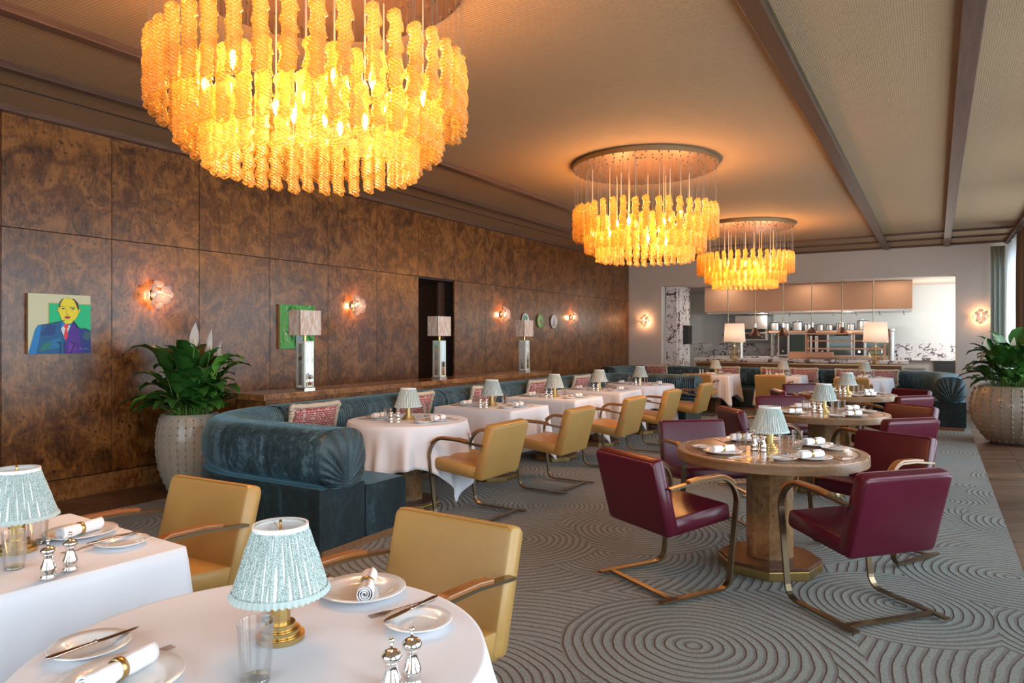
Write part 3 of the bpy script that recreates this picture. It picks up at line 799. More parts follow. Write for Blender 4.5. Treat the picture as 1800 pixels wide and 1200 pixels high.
# ---------------------------------------------------------------- table-top things
def table_lamp():
    t = thing('pleated_table_lamp', '', 'table lamp')
    for r, z0, z1, nm in ((.058, 0, .013, 'base_disc'), (.047, .013, .026, 'base_disc'), (.036, .026, .040, 'base_disc')):
        MB().lathe([(r-.001, z0), (r, z0+.001), (r, z1-.001), (r-.001, z1)], 40).build(nm, BRASS, t)
    vs = []; n = 48; mb = MB(); fs = []
    for z in (.04, .135):
        for i in range(n):
            a = 2*PI*i/n; r = .0225+.0012*abs(math.sin(a*4)); vs.append((r*math.cos(a), r*math.sin(a), z))
    for i in range(n): fs.append((i, (i+1) % n, n+(i+1) % n, n+i))
    fs.append(tuple(n+i for i in range(n)))
    mb.add(vs, fs).build('column', BRASS, t, smooth=False)
    # pleated shade
    n = 360; vs = []; fs = []; rows = 12; z0, z1 = .118, .268; r0, r1 = .113, .064
    R_ = random.Random(5); ph = [R_.uniform(0, 6.28) for _ in range(4)]
    for k in range(rows+1):
        f = k/rows; z = z0+(z1-z0)*f; r = r0+(r1-r0)*f
        for i in range(n):
            a = 2*PI*i/n
            p = math.sin(a*24+.9*math.sin(3*a+ph[0])+.7*math.sin(7*a+ph[1]+f*2)); p = 1-2*abs(p)**.7
            amp = .0044*(1-.35*f)*min(1, (1-f)*8+.2)
            rr = r+amp*p+.0010*math.sin(a*23+ph[2]+f*5)
            vs.append((rr*math.cos(a), rr*math.sin(a), z))
    for k in range(rows):
        for i in range(n): fs.append((k*n+i, k*n+(i+1) % n, (k+1)*n+(i+1) % n, (k+1)*n+i))
    sh = MB().add(vs, fs).build('shade', SHADE, t, smooth=True)
    MB().lathe([(.109, .120), (.0605, .268)], 48, caps=False).build('lining', SHADEIN, sh, smooth=True)
    MB().lathe([(.060, .262), (.0672, .262), (.0672, .2725), (.060, .2725)], 48, caps=False).build('top_band', SHADEIN, sh)
    # ruffled hem
    vs = []; fs = []; n = 288
    for k, (dr, z) in enumerate(((.0005, .124), (.004, .118), (.006, .110))):
        for i in range(n):
            a = 2*PI*i/n; rr = .1135+dr+(.0030*k/2)*math.sin(a*48)
            vs.append((rr*math.cos(a), rr*math.sin(a), z+(.0028*k/2)*math.sin(a*48+1)))
    for k in range(2):
        for i in range(n): fs.append((k*n+i, k*n+(i+1) % n, (k+1)*n+(i+1) % n, (k+1)*n+i))
    MB().add(vs, fs).build('ruffle', RUFF, sh, smooth=True)
    MB().tube([(-.062, 0, .262), (0, 0, .258), (.062, 0, .262)], .0016, 6).build('spider', BRASS, sh)
    MB().lathe([(.004, .25), (.005, .256), (.003, .276), (.0045, .279), (.001, .283)], 12).build('finial', BRASS, t)
    return t
def tumbler():
    t = thing('water_glass', '', 'glass')
    MB().lathe([(.0255, .0005), (.0275, .006), (.0345, .112), (.0350, .113), (.0352, .110), (.0330, .110), (.0262, .012), (.0, .010)], 32, caps=False).build('bowl', GLASS, t, smooth=True)
    MB().lathe([(.0255, 0), (.0262, .004), (.0240, .0095), (.0, .0098)], 32).build('thick_foot', thin_glass('glass_foot', (.80, .84, .84), .2) if 'foot' not in PROTO else PROTO['foot'], t, smooth=True)
    return t
def shaker():
    t = thing('silver_shaker', '', 'shaker')
    MB().lathe([(.019, 0), (.0205, .002), (.0205, .010), (.0175, .013), (.0185, .018), (.0205, .026), (.0205, .034), (.0165, .044), (.0125, .056), (.0110, .064), (.0118, .070), (.0135, .073)], 32).build('body', SILVER, t, smooth=True)
    MB().lathe([(.0135, .073), (.0185, .0765), (.0205, .081), (.0195, .087), (.013, .0935), (.005, .096)], 32).build('cap', SILVER, t, smooth=True)
    MB().lathe([(.0032, .095), (.0030, .106), (.0045, .108), (.0058, .112), (.0052, .116), (.002, .118)], 20).build('knob', SILVER, t, smooth=True)
    return t
def plate_mb(R):
    return MB().lathe([(R*.50, .0), (R*.56, .001), (R*.60, .005), (R*.80, .011), (R*.985, .016), (R, .0175), (R*.99, .0190), (R*.80, .0145), (R*.66, .0105), (R*.60, .0065), (R*.5, .0050), (0, .0050)], 56)
def dinner_plate():
    o = plate_mb(.118).build('dinner_plate', PORC, smooth=True); return tag(o, '', 'plate')
def side_plate():
    o = plate_mb(.083).build('side_plate', PORC, smooth=True); return tag(o, '', 'plate')
def knife():
    t = thing('table_knife', '', 'knife')
    mb = MB()
    pts = [(-.105, 0.001), (-.100, .007), (-.085, .0088), (-.03, .0050), (.0, .004)]
    vs = []
    poly = [(y, x) for y, x in pts]+[(y, -x) for y, x in reversed(pts)]
    MB().prism([(x, y) for y, x in poly][::-1], .0, .0035).build('handle', CUTL, t, bevel=.001)
    blade = [(-.005, .0), (.005, 0), (.0100, .012), (.0110, .06), (.0080, .082), (.001, .098), (-.003, .10), (-.005, .06)]
    MB().prism(blade, .0008, .0024).build('blade', CUTL, t)
    MB().lathe([(.004, -.003), (.0052, 0), (.004, .003)], 12, M=Matrix.Translation((0, 0, .0018)) @ Matrix.Rotation(PI/2, 4, 'X')).build('bolster', CUTL, t)
    return t
def fork():
    t = thing('table_fork', '', 'fork')
    MB().prism([(-.005, -.095), (.005, -.095), (.0062, -.085), (.003, -.03), (.0025, .03), (-.0025, .03), (-.003, -.03), (-.0062, -.085)], 0, .003).build('handle', CUTL, t, bevel=.0008)
    MB().prism([(-.0025, .03), (.0025, .03), (.010, .045), (.011, .056), (-.011, .056), (-.010, .045)], 0, .002).build('neck', CUTL, t)
    for k in range(4):
        x = -.0096+k*.0064; MB().prism([(x-.0012, .056), (x+.0012, .056), (x+.0007, .095), (x-.0007, .095)], 0, .0018).build('tine', CUTL, t)
    return t
def napkin():
    t = thing('rolled_napkin', '', 'napkin')
    mb = MB(); vs = []; fs = []; n = 64; turns = 3.2; L = .155; rows = 14; rr0 = .0225
    for k in range(rows+1):
        y = -L/2+L*k/rows
        pinch = 1-.20*math.exp(-(y/.016)**2)+.02*math.sin(y*90)
        for i in range(n+1):
            a = turns*2*PI*i/n; r = (.003+(rr0-.003)*i/n)*pinch
            vs.append((r*math.cos(a), y+.0012*math.sin(a*2), r*math.sin(a)))
    for k in range(rows):
        for i in range(n): fs.append((k*(n+1)+i, k*(n+1)+i+1, (k+1)*(n+1)+i+1, (k+1)*(n+1)+i))
    o = mb.add(vs, fs).build('linen_roll', NAPK, t, smooth=True, loc=(0, 0, .0225))
    sd = o.modifiers.new('thick', 'SOLIDIFY'); sd.thickness = .0022
    ring = MB().lathe([(.0192, -.007), (.0215, -.0068), (.0222, 0), (.0215, .0068), (.0192, .007)], 32, caps=False, M=Matrix.Translation((0, 0, .0225)) @ Matrix.Rotation(PI/2, 4, 'X'))
    ring.build('napkin_ring', BRASS, t, smooth=True)
    return t
T = .7525; TB = .7505; PT = .0055
def lamp(x, y, z, where): return inst('lamp', table_lamp, 'pleated green-print table lamp on brass stem on the %s' % where, (x, y, z), random.uniform(0, 6))
def setting(cx, cy, ang, z, where, side, order=1, long_nap=True, ns=1.0):
    """ang: heading from the diner to the table centre; local x = diner's right"""
    c, s_ = math.cos(ang), math.sin(ang)
    def W(lx, ly): return (cx+lx*c-ly*s_, cy+lx*s_+ly*c)
    x, y = W(0, 0)
    inst('dplate', dinner_plate, 'white dinner plate, %s, %s' % (where, side), (x, y, z+.0005), 0)
    inst('napkin', napkin, 'rolled white napkin, %s, %s' % (where, side), (x, y, z+PT+.0012), ang+(PI/2 if long_nap else 0), scale=ns)
    x, y = W(-.185*order, .02)
    inst('splate', side_plate, 'small white side plate, %s, %s' % (where, side), (x, y, z+.0005), 0)
    inst('knife', knife, 'knife on the side plate, %s, %s' % (where, side), (x, y, z+.0205), ang+.35, scale=.9)
    x, y = W(-.105*order-.03, -.02 if order > 0 else .02)
    x, y = W(.145*order, 0)
    inst('fork', fork, 'fork beside the dinner plate, %s, %s' % (where, side), (x, y, z+.0008), ang)
def glasses(pts, z, where, names):
    for (x, y), nme in zip(pts, names): inst('glass', tumbler, 'water glass, %s, %s' % (where, nme), (x, y, z), 0)
def shakers(x, y, z, where, dx=.02, dy=.05, sc_=1.0):
    inst('shaker', shaker, 'silver salt shaker on the %s, nearer of the pair' % where, (x, y, z), 0, scale=sc_)
    inst('shaker', shaker, 'silver pepper shaker on the %s, farther of the pair' % where, (x+dx, y+dy, z), 0, scale=sc_)

# foreground round table
LX, LY = -1.306, 1.122
w_ = 'round foreground table'
lamp(LX, LY, T, w_).scale = (.94, .94, .98)
inst('dplate', dinner_plate, 'white dinner plate with rolled napkin on the round foreground table, chair side', (-1.345, 1.437, T+.0005), 0)
inst('napkin', napkin, 'rolled white napkin with silver-gilt ring on the chair-side plate of the round foreground table', (-1.325, 1.432, T+PT+.0012), RAD(38))
inst('splate', side_plate, 'white side plate with knife across it on the round foreground table, chair side', (-1.078, 1.345, T+.0005), 0)
inst('knife', knife, 'dark steel knife across the chair-side bread plate of the round foreground table', (-1.125, 1.375, T+.0205), RAD(178))
inst('fork', fork, 'fork lying beside the chair-side bread plate of the round foreground table', (-1.180, 1.41, T+.001), RAD(160))
inst('knife', knife, 'table knife half hidden behind the lampshade on the round foreground table', (-1.515, 1.40, T+.001), RAD(8))
inst('splate', side_plate, 'white side plate with knife across it on the round foreground table, camera side', (-1.615, .855, T+.0005), 0)
inst('knife', knife, 'dark steel knife across the camera-side bread plate of the round foreground table', (-1.604, .862, T+.0205), RAD(-2), scale=.98)
inst('dplate', dinner_plate, 'white dinner plate cut by the frame on the round foreground table', (-1.405, .805, T+.0005), 0)
inst('napkin', napkin, 'rolled white napkin with silver ring on the plate cut by the frame', (-1.415, .805, T+PT+.0012), RAD(14), scale=1.05)
inst('fork', fork, 'fork beside the napkin on the plate cut by the frame', (-1.475, .865, T+.006), RAD(-4))
inst('glass', tumbler, 'clear tumbler in front of the lamp on the round foreground table', (-1.188, .957, T), 0, scale=1.08)
inst('glass', tumbler, 'clear tumbler behind the lamp on the round foreground table', (-1.415, 1.19, T), 0)
shakers(-.903, 1.045, T, w_, .0, .062, 1.0)
# foreground square table
w_ = 'square foreground table'
lamp(-2.583, 1.135, T, w_)
inst('dplate', dinner_plate, 'white dinner plate with rolled napkin on the square foreground table', (-2.60, 1.345, T+.0005), 0)
inst('napkin', napkin, 'rolled white napkin with brass ring on the square foreground table', (-2.585, 1.335, T+PT+.0012), RAD(12))
inst('splate', side_plate, 'white side plate with knife across it on the square foreground table', (-2.352, 1.352, T+.0005), 0)
inst('knife', knife, 'steel knife across the bread plate of the square foreground table', (-2.395, 1.36, T+.0205), RAD(2))
inst('fork', fork, 'fork between the plates of the square foreground table', (-2.44, 1.29, T+.001), RAD(190))
inst('glass', tumbler, 'clear tumbler before the lamp on the square foreground table', (-2.397, 1.047, T), 0)
inst('glass', tumbler, 'clear tumbler behind the lamp on the square foreground table', (-2.62, 1.215, T), 0)
shakers(-2.205, 1.050, T, w_, -.022, .072, 1.0)
# sofa-side tables
for i, (x, y) in enumerate(LT):
    w_ = LN[i]; lamp(x+.0, y, T, w_)
    ya = -.05 if i else .0
    setting(x+.29, y+.05, RAD(90), T, w_, 'chair side', 1)
    setting(x-.29, y-.05, RAD(-90), T, w_, 'sofa side', 1)
    shakers(x+.03, y-.26, T, w_, .05, .03, 1.0)
    glasses([(x-.10, y-.15), (x+.0, y+.26)], T, w_, ['by the shakers', 'beyond the lamp'])
for i, (x, y) in enumerate(BT):
    w_ = BN[i]; lamp(x, y+.08, T, w_)
    setting(x, y-.27, 0, T, w_, 'chair side', 1)
    setting(x, y+.29, PI, T, w_, 'sofa side', 1)
    shakers(x-.28, y-.02, T, w_, .05, .03, 1.0)
    glasses([(x-.14, y+.0), (x+.14, y-.02)], T, w_, ['by the shakers', 'beyond the lamp'])
# bare round tables, four settings each
for k, (x, y) in enumerate(MT):
    w_ = MTN[k]+' bare round table'; lamp(x, y, TB, w_)
    for j, (dx, dy) in enumerate(rel):
        L_ = math.hypot(dx, dy); ux, uy = dx/L_, dy/L_
        ang = math.atan2(ux, -uy)
        setting(x+ux*.375, y+uy*.375, ang, TB, w_, ['sofa-side near seat', 'window-side near seat', 'sofa-side far seat', 'window-side far seat'][j], 1, j in (1, 2), 1.0)
        gx, gy = x+ux*.19+uy*.04, y+uy*.19-ux*.04
        inst('glass', tumbler, 'water glass, %s, %s' % (w_, ['sofa-side near seat', 'window-side near seat', 'sofa-side far seat', 'window-side far seat'][j]), (gx, gy, TB), 0)
    shakers(x-.075, y-.09, TB, w_, .055, -.015, 1.1)

# ---------------------------------------------------------------- velvet banquettes
def path_pts(segs, ds=.03):
    """segs: ('L',x,y) line to / ('A',cx,cy,r,a0,a1) arc; returns [(x,y,tx,ty,s)]"""
    out = []; s_ = 0; cur = None
    for g in segs:
        if g[0] == 'M': cur = (g[1], g[2]); continue
        if g[0] == 'L':
            x0, y0 = cur; x1, y1 = g[1], g[2]; L = math.hypot(x1-x0, y1-y0); n = max(1, int(L/ds))
            for i in range(n): f = i/n; out.append((x0+(x1-x0)*f, y0+(y1-y0)*f, (x1-x0)/L, (y1-y0)/L, s_+L*f))
            s_ += L; cur = (x1, y1); last = ((x1-x0)/L, (y1-y0)/L)
        else:
            _, cx, cy, r, a0, a1 = g; L = abs(math.radians(a1-a0))*r; n = max(1, int(L/ds)); sg = 1 if a1 > a0 else -1
            for i in range(n):
                a = math.radians(a0+(a1-a0)*i/n); out.append((cx+r*math.cos(a), cy+r*math.sin(a), -math.sin(a)*sg, math.cos(a)*sg, s_+L*i/n))
            a = math.radians(a1); cur = (cx+r*math.cos(a), cy+r*math.sin(a)); last = (-math.sin(a)*sg, math.cos(a)*sg); s_ += L
    out.append((cur[0], cur[1], last[0], last[1], s_)); return out
def sweep(P, prof, pleat=None, pinch=0, cap=(1, 1)):
    """prof: closed list of (o,z), o measured to the right of travel"""
    n = len(prof); vs = []; fs = []; uv = []
    s0, s1 = P[0][4], P[-1][4]; co = sum(p[0] for p in prof)/n; cz = sum(p[1] for p in prof)/n
    for (x, y, tx, ty, s_) in P:
        k = 1.0
        if pinch:
            e = min(s_-s0+.004, s1-s_+.004); k = 1-pinch*max(0, 1-e/.06)**2
        for (o, z) in prof:
            oo = co+(o-co)*k; zz = cz+(z-cz)*k
            vs.append((x+ty*oo, y-tx*oo, zz)); uv.append((s_, pleat(o, z, s_) if pleat else 0))
    R = len(P)
    for j in range(R-1):
        for i in range(n): fs.append((j*n+i, (j+1)*n+i, (j+1)*n+(i+1) % n, j*n+(i+1) % n))
    fs.append(tuple(range(n))); fs.append(tuple((R-1)*n+i for i in range(n-1, -1, -1)))
    mb = MB().add(vs, fs); mb.uv = uv; return mb
def roll_profile():
    out = []
    for i in range(36):
        o, z = sup(2*PI*i/36, .215, .20, .72); out.append((o+.005, z+.647))
    return out
def rect_profile(o0, o1, z0, z1, r=.02):
    out = []
    for (co, cz, a0) in ((o1-r, z1-r, 0), (o0+r, z1-r, 90), (o0+r, z0+r, 180), (o1-r, z0+r, 270)):
        for i in range(4): a = math.radians(a0+30*i); out.append((co+r*math.cos(a), cz+r*math.sin(a)))
    return out
def end_cap(P, at_end):
    """domed, fan-pleated face closing the roll"""
    x, y, tx, ty, _ = P[-1] if at_end else P[0]
    sg = 1 if at_end else -1; mb = MB(); vs = []; fs = []; uv = []
    NA, NR = 120, 10; a_, b_ = .215, .20
    for k in range(NR+1):
        q = k/NR
        for i in range(NA):
            t_ = 2*PI*i/NA; o, z = sup(t_, a_, b_, .72)
            # rings gather at a point near the bottom centre
            fo, fz = o*q+.005, (z*q)+(-b_*.80)*(1-q)
            bul = .050*(1-q**3.2)
            ang = math.atan2(fz+b_*.85, fo) if q > 0 else 0
            pl = .019*abs(math.sin(ang*12+1.0*math.sin(ang*5)))*min(1, q*1.6)*(1-q**8)
            d = (bul+pl)*sg
            vs.append((x+ty*fo+tx*d, y-tx*fo+ty*d, fz+.647)); uv.append((0, 0))
    for k in range(NR):
        for i in range(NA):
            j = (i+1) % NA; f = (k*NA+i, (k+1)*NA+i, (k+1)*NA+j, k*NA+j)
            fs.append(f if at_end else f[::-1])
    mb.add(vs, fs); mb.uv = uv; return mb
def banquette(segs, label, breaks, ds=.03):
    P = path_pts(segs, ds); S = P[-1][4]
    t = thing('velvet_banquette', label, 'sofa')
    sweep(P[::2]+[P[-1]] if (len(P)-1) % 2 else P[::2], rect_profile(-.205, .215, .062, .462)).build('base', VELVET, t, smooth=False, bevel=0, fixn=True)
    def pleat(o, z, s_): return max(0.0, min(1.0, .25+(o*4.0)+(z-.70)*2.2))
    rp = roll_profile()
    bs = [0]+breaks+[S]
    for a, b in zip(bs[:-1], bs[1:]):
        Q = [p for p in P if a-.001 <= p[4] <= b+.001]
        if len(Q) < 3: continue
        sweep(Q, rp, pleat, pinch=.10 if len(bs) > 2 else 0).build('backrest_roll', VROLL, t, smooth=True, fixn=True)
    end_cap(P, False).build('pleated_end', VEND, t, smooth=True, fixn=True); end_cap(P, True).build('pleated_end', VEND, t, smooth=True, fixn=True)
    sb = rect_profile(.222, .66, .062, .425, .03)
    for a, b in zip(bs[:-1], bs[1:]):
        Q = [p for p in P if a-.001 <= p[4] <= b+.001]
        if len(Q) < 3: continue
        Q2 = Q[::2]+([Q[-1]] if (len(Q)-1) % 2 else [])
        sweep(Q2, sb, pinch=.01).build('seat', VELVET, t, fixn=True)
    Q = P[::3]+([P[-1]] if (len(P)-1) % 3 else [])
    sweep(Q[:], rect_profile(-.18, .62, .012, .064, .005)).build('plinth', OAK, t, fixn=True)
    return t
banquette([('M', -3.42, 3.46), ('L', -4.30, 3.46), ('A', -4.30, 4.31, .85, 270, 180), ('L', -5.15, 10.85), ('A', -4.30, 10.85, .85, 180, 90), ('L', -3.42, 11.70)],
          'long curved dark teal velvet sofa running along the panelled wall', [2.215, 4.6, 6.8, 8.755])
banquette([('M', -6.02, 13.9), ('L', -6.02, 14.45), ('A', -5.19, 14.45, .83, 180, 90), ('L', -.63, 15.28), ('A', -.63, 14.45, .83, 90, 0), ('L', .20, 12.95)],
          'curved dark teal velvet sofa in front of the kitchen pass', [1.85, 3.9, 6.41, 7.71])

# cushions
def cushion():
    t = thing('fringed_cushion', '', 'cushion')
    def pill(w, h, d, n=28):
        vs = []; fs = []
        for sgn in (1, -1):
            for j in range(n+1):
                for i in range(n+1):
                    u, v = 2*i/n-1, 2*j/n-1
                    px = w*u*(1-.06*(1-abs(v)**2)*0)-w*.05*u*(1-v*v)*abs(u); pz = h*v-h*.07*v*(1-u*u)*abs(v)
                    th = d*(max(0, (1-u**4))*max(0, (1-v**4)))**.5
                    vs.append((px, sgn*th, pz))
        N = (n+1)*(n+1)
        for q in range(2):
            for j in range(n):
                for i in range(n):
                    a = q*N+j*(n+1)+i; f = (a, a+1, a+n+2, a+n+1); fs.append(f if q else f[::-1])
        return MB().add(vs, fs)
    pill(.215, .115, .06).build('cover', CUSH, t, smooth=True)
    vs = []; R_ = random.Random(2); pts = []
    n = 120
    for i in range(n):
        a = 2*PI*i/n; u, v = sup(a, .226, .128, .34); e = .97+.15*(abs(math.cos(a)*math.sin(a))*2)**3
        pts.append((u*e+R_.uniform(-.002, .002), R_.uniform(-.004, .004), v*e+R_.uniform(-.002, .002)))
    MB().tube(pts, [.021*(1+R_.uniform(-.18, .18)) for _ in range(n)], 8, closed=True).build('fringe', FRINGE, t, smooth=True)
    return t
CZ = .715
def put_cushion(x, y, ang, label, lean=.28):
    o = inst('cushion', cushion, label, (x, y, CZ), ang, scale=1.12); o.rotation_euler = (lean, 0, ang); return o
for i, (x, y) in enumerate([(-4.83, 4.52), (-4.83, 5.96), (-4.83, 7.31), (-4.83, 8.68), (-4.83, 10.1)]):
    put_cushion(x, y, RAD(84+i), 'red printed cushion with cream fringe behind the %s' % LN[i])
for i, (x, y) in enumerate([(-5.30, 14.93), (-3.75, 14.935), (-2.80, 14.935), (-2.25, 14.935), (-1.42, 14.935), (-.86, 14.92)]):
    put_cushion(x, y, RAD(0+i*1.5), ['red and cream cushion at the panelled-wall corner of the kitchen-side sofa', 'red and cream cushion behind the %s' % BN[0], 'red and cream cushion beside the middle kitchen-side lamp, wall side',
                'red and cream cushion beside the middle kitchen-side lamp, window side', 'red and cream cushion beside the last kitchen-side lamp, wall side', 'red and cream cushion beside the last kitchen-side lamp, window side'][i])

# ---------------------------------------------------------------- burl ledge and its lamps
t = thing('burl_ledge', 'long burl-wood ledge cabinet behind the sofa', 'cabinet')
MB().box(-5.84, -5.37, 4.42, 10.15, .865, .925).build('worktop', BURL2, t, bevel=.004)
MB().box(-5.82, -5.39, 4.45, 10.12, 0, .865).build('carcass', BURL, t)
def ledge_lamp():
    t = thing('mirrored_column_lamp', '', 'table lamp')
    MB().box(-.073, .073, -.073, .073, 0, .02).build('base', MIRROR, t, bevel=.002)
    MB().box(-.064, .064, -.064, .064, .02, .50).build('column', CREAMGL, t, bevel=.006, seg=3)
    for a in range(4):
        R_ = Matrix.Rotation(a*PI/2, 4, 'Z')
        MB().box(.0645, .0675, -.026, .026, .045, .475, M=R_).build('mirror_inset', MIRROR, t)
        for s_ in (-.043, .043): MB().box(.0645, .068, s_-.004, s_+.004, .03, .49, M=R_).build('fillet', MIRROR, t)
    MB().lathe([(.014, .50), (.014, .57)], 16).build('neck', BRASS, t)
    mb = MB(); W_, D_ = .145, .085
    for (x0, y0, x1, y1) in ((-D_, -W_, D_, -W_), (D_, -W_, D_, W_), (D_, W_, -D_, W_), (-D_, W_, -D_, -W_)):
        mb.add([(x0, y0, .56), (x1, y1, .56), (x1, y1, .815), (x0, y0, .815)], [(0, 1, 2, 3)])
    o = mb.build('shade', IKAT, t); sd = o.modifiers.new('thick', 'SOLIDIFY'); sd.thickness = .004
    MB().tube([(-D_, 0, .80), (D_, 0, .80)], .003, 6).build('spider', BRASS, o)
    return t
for i, (x, y) in enumerate([(-5.60, 5.13), (-5.60, 7.43), (-5.60, 9.66)]):
    inst('llamp', ledge_lamp, ['mirrored column lamp in front of the green painting', 'mirrored column lamp in front of the dark doorway', 'mirrored column lamp beneath the oval wall plates'][i], (x, y, .926))

# ---------------------------------------------------------------- wall art and sconces
def quad_art(name, label, cat, shapes, size, loc, depth=.035, group=None):
    """shapes in (u,v) 0..1 on a canvas facing +X; u runs along +Y"""
    t = thing(name, label, cat, loc)
    W_, H_ = size
    MB().box(0, depth, -W_/2, W_/2, -H_/2, H_/2).build('canvas', mat('canvas_edge', (.42, .24, .12), .7), t, bevel=.002)
    mats = []; mb = MB()
    for i, (poly, col) in enumerate(shapes):
        mats.append(mat('paint', col, .55))
        x = depth+.0006+.0004*i
        vs = [(x, (u-.5)*W_, (v-.5)*H_) for u, v in poly]; mb.add(vs, [tuple(range(len(vs)))], i)
    mb.build('painted_face', mats, t)
    return t
def ell(cu, cv, ru, rv, n=24, a0=0, a1=360): return [(cu+ru*math.cos(math.radians(a0+(a1-a0)*i/n)), cv+rv*math.sin(math.radians(a0+(a1-a0)*i/n))) for i in range(n+(0 if a1-a0 == 360 else 1))]
port = [([(0, 0), (1, 0), (1, 1), (0, 1)], (.62, .60, .38)), ([(.30, .35), (1, .30), (1, .86), (.30, .86)], (.75, .42, .14)), ([(.315, .35), (1, .28), (1, .845), (.315, .845)], (.0, .50, .20)),
        ([(0, 0), (.10, .40), (.15, .48), (.33, .50), (.45, .53), (.56, .56), (.56, 0)], (.005, .10, .26)), ([(0, 0), (.10, .40), (.15, .48), (.20, .48), (.16, .2), (.12, 0)], (.01, .20, .50)),
        ([(.22, .06), (.50, .10), (.50, .28), (.34, .22)], (.01, .16, .36)), ([(.18, .30), (.40, .32), (.44, .48), (.30, .49)], (.004, .05, .20)), ([(.16, .04), (.34, .08), (.36, .20), (.24, .18)], (.01, .18, .16)),
        ([(.56, 0), (.56, .22), (.70, .56), (.80, .42), (.90, .42), (1, .38), (1, 0)], (.06, .02, .26)), ([(.80, .42), (.90, .42), (1, .38), (1, 0), (.86, 0), (.82, .22)], (.01, .03, .20)),
        ([(.86, .26), (.95, .22), (1, .30), (1, .36), (.90, .39)], (.02, .10, .12)), ([(.62, .20), (.72, .16), (.76, .06), (.62, .02)], (.14, .03, .34)),
        ([(.50, .56), (.70, .56), (.60, .40), (.58, .2), (.56, .2), (.51, .4)], (.0, .20, .50)), ([(.50, .42), (.58, .51), (.655, .47), (.57, .24)], (.62, .66, .68)),
        ([(.555, .50), (.62, .50), (.625, .45), (.60, .43), (.62, .30), (.575, .22), (.545, .30), (.575, .43), (.55, .45)], (.72, .04, .04)),
        (ell(.47, .745, .022, .045), (.70, .50, .05)), (ell(.795, .74, .022, .045), (.70, .50, .05)),
        ([(.47, .80), (.49, .88), (.54, .935), (.62, .95), (.72, .93), (.78, .87), (.80, .78), (.78, .70), (.49, .70)], (.05, .015, .02)),
        ([(.47, .70), (.50, .86), (.55, .94), (.66, .945), (.72, .90), (.76, .80), (.79, .72), (.77, .64), (.70, .54), (.64, .505), (.57, .51), (.51, .58)], (.80, .66, .02)),
        ([(.49, .795), (.53, .805), (.57, .79), (.57, .783), (.53, .795), (.49, .785)], (.02, .01, .03)), ([(.64, .785), (.69, .80), (.74, .79), (.74, .782), (.69, .79), (.64, .775)], (.02, .01, .03)),
        (ell(.535, .762, .028, .012), (.10, .12, .10)), (ell(.695, .762, .030, .012), (.10, .12, .10)), (ell(.535, .762, .011, .011), (.01, .01, .01)), (ell(.695, .762, .011, .011), (.01, .01, .01)),
        ([(.585, .76), (.592, .76), (.600, .665), (.635, .648), (.632, .640), (.590, .655)], (.45, .36, .02)),
        ([(.55, .618), (.58, .636), (.60, .630), (.62, .636), (.66, .618), (.62, .590), (.585, .592)], (.38, .02, .06)),
        ([(.553, 0), (.56, 0), (.572, .24), (.566, .24)], (.01, .01, .03)), ([(.45, .20), (.50, .19), (.50, .0), (.49, .0), (.49, .17), (.45, .185)], (.01, .01, .05)),
        ([(.67, .19), (.74, .17), (.66, .0), (.655, .0), (.72, .16), (.67, .175)], (.01, .01, .05)), ([(.20, .482), (.45, .535), (.56, .57), (.56, .56), (.45, .525), (.20, .475)], (.01, .01, .03)),
        ([(.70, .565), (.80, .435), (.90, .435), (1, .39), (1, .38), (.90, .425), (.79, .425), (.69, .555)], (.01, .01, .03))]
for q in range(9):      # the signature scrawl
    u = .80+q*.017; port.append(([(u, .075+.012*(q % 2)), (u+.004, .075+.012*(q % 2)), (u+.016, .095-.02*(q % 3)), (u+.012, .095-.02*(q % 3))], (.45, .62, .75)))
quad_art('portrait_painting', 'square painting of a yellow-faced person in a blue suit and red tie', 'painting', port, (.52, .525), (-6.70, 3.275, 1.58))
R_ = random.Random(11); gs = [([(0, 0), (1, 0), (1, 1), (0, 1)], (.08, .36, .07))]
for q in range(46):
    u, v = R_.random(), R_.random(); a = R_.uniform(-1.2, 1.2)+PI/2; L_ = R_.uniform(.12, .4); w_ = R_.uniform(.008, .028)
    pts = [(u, v), (u+L_*.5*math.cos(a)-w_*math.sin(a), v+L_*.5*math.sin(a)+w_*math.cos(a)), (u+L_*math.cos(a), v+L_*math.sin(a)), (u+L_*.5*math.cos(a)+w_*math.sin(a), v+L_*.5*math.sin(a)-w_*math.cos(a))]
    pts = [(min(1, max(0, p)), min(1, max(0, r_))) for p, r_ in pts]
    gs.append((pts, R_.choice([(.02, .20, .03), (.30, .58, .16), (.01, .10, .04), (.55, .68, .50), (.16, .50, .08)])))
gs.append(([(.42, .04), (.62, .04), (.62, .28), (.42, .28)], (.25, .32, .40)))
quad_art('green_painting', 'square green leafy painting partly behind the mirrored lamp', 'painting', gs, (.54, .53), (-6.70, 5.985, 1.595))
def oval_plate(name, label, y, z, cols, seed):
    t = thing(name, label, 'wall plate', (-6.70, y, z))
    M = Matrix.Rotation(PI/2, 4, 'Y')
    MB().lathe([(.06, 0), (.10, .004), (.135, .018), (.138, .022), (.130, .022), (.10, .012), (0, .012)], 40, M=M).build('plate', mat('plate_glaze', cols[0], .2), t, smooth=True)
    mats = []; mb = MB(); r = random.Random(seed)
    for i, c in enumerate(cols[1:]):
        mats.append(mat('glaze', c[0], .25)); poly = c[1]
        mb.add([(.024+.0005*i, p*.125, q*.125) for p, q in poly], [tuple(range(len(poly)))], i)
    mb.build('painted_motif', mats, t); return t
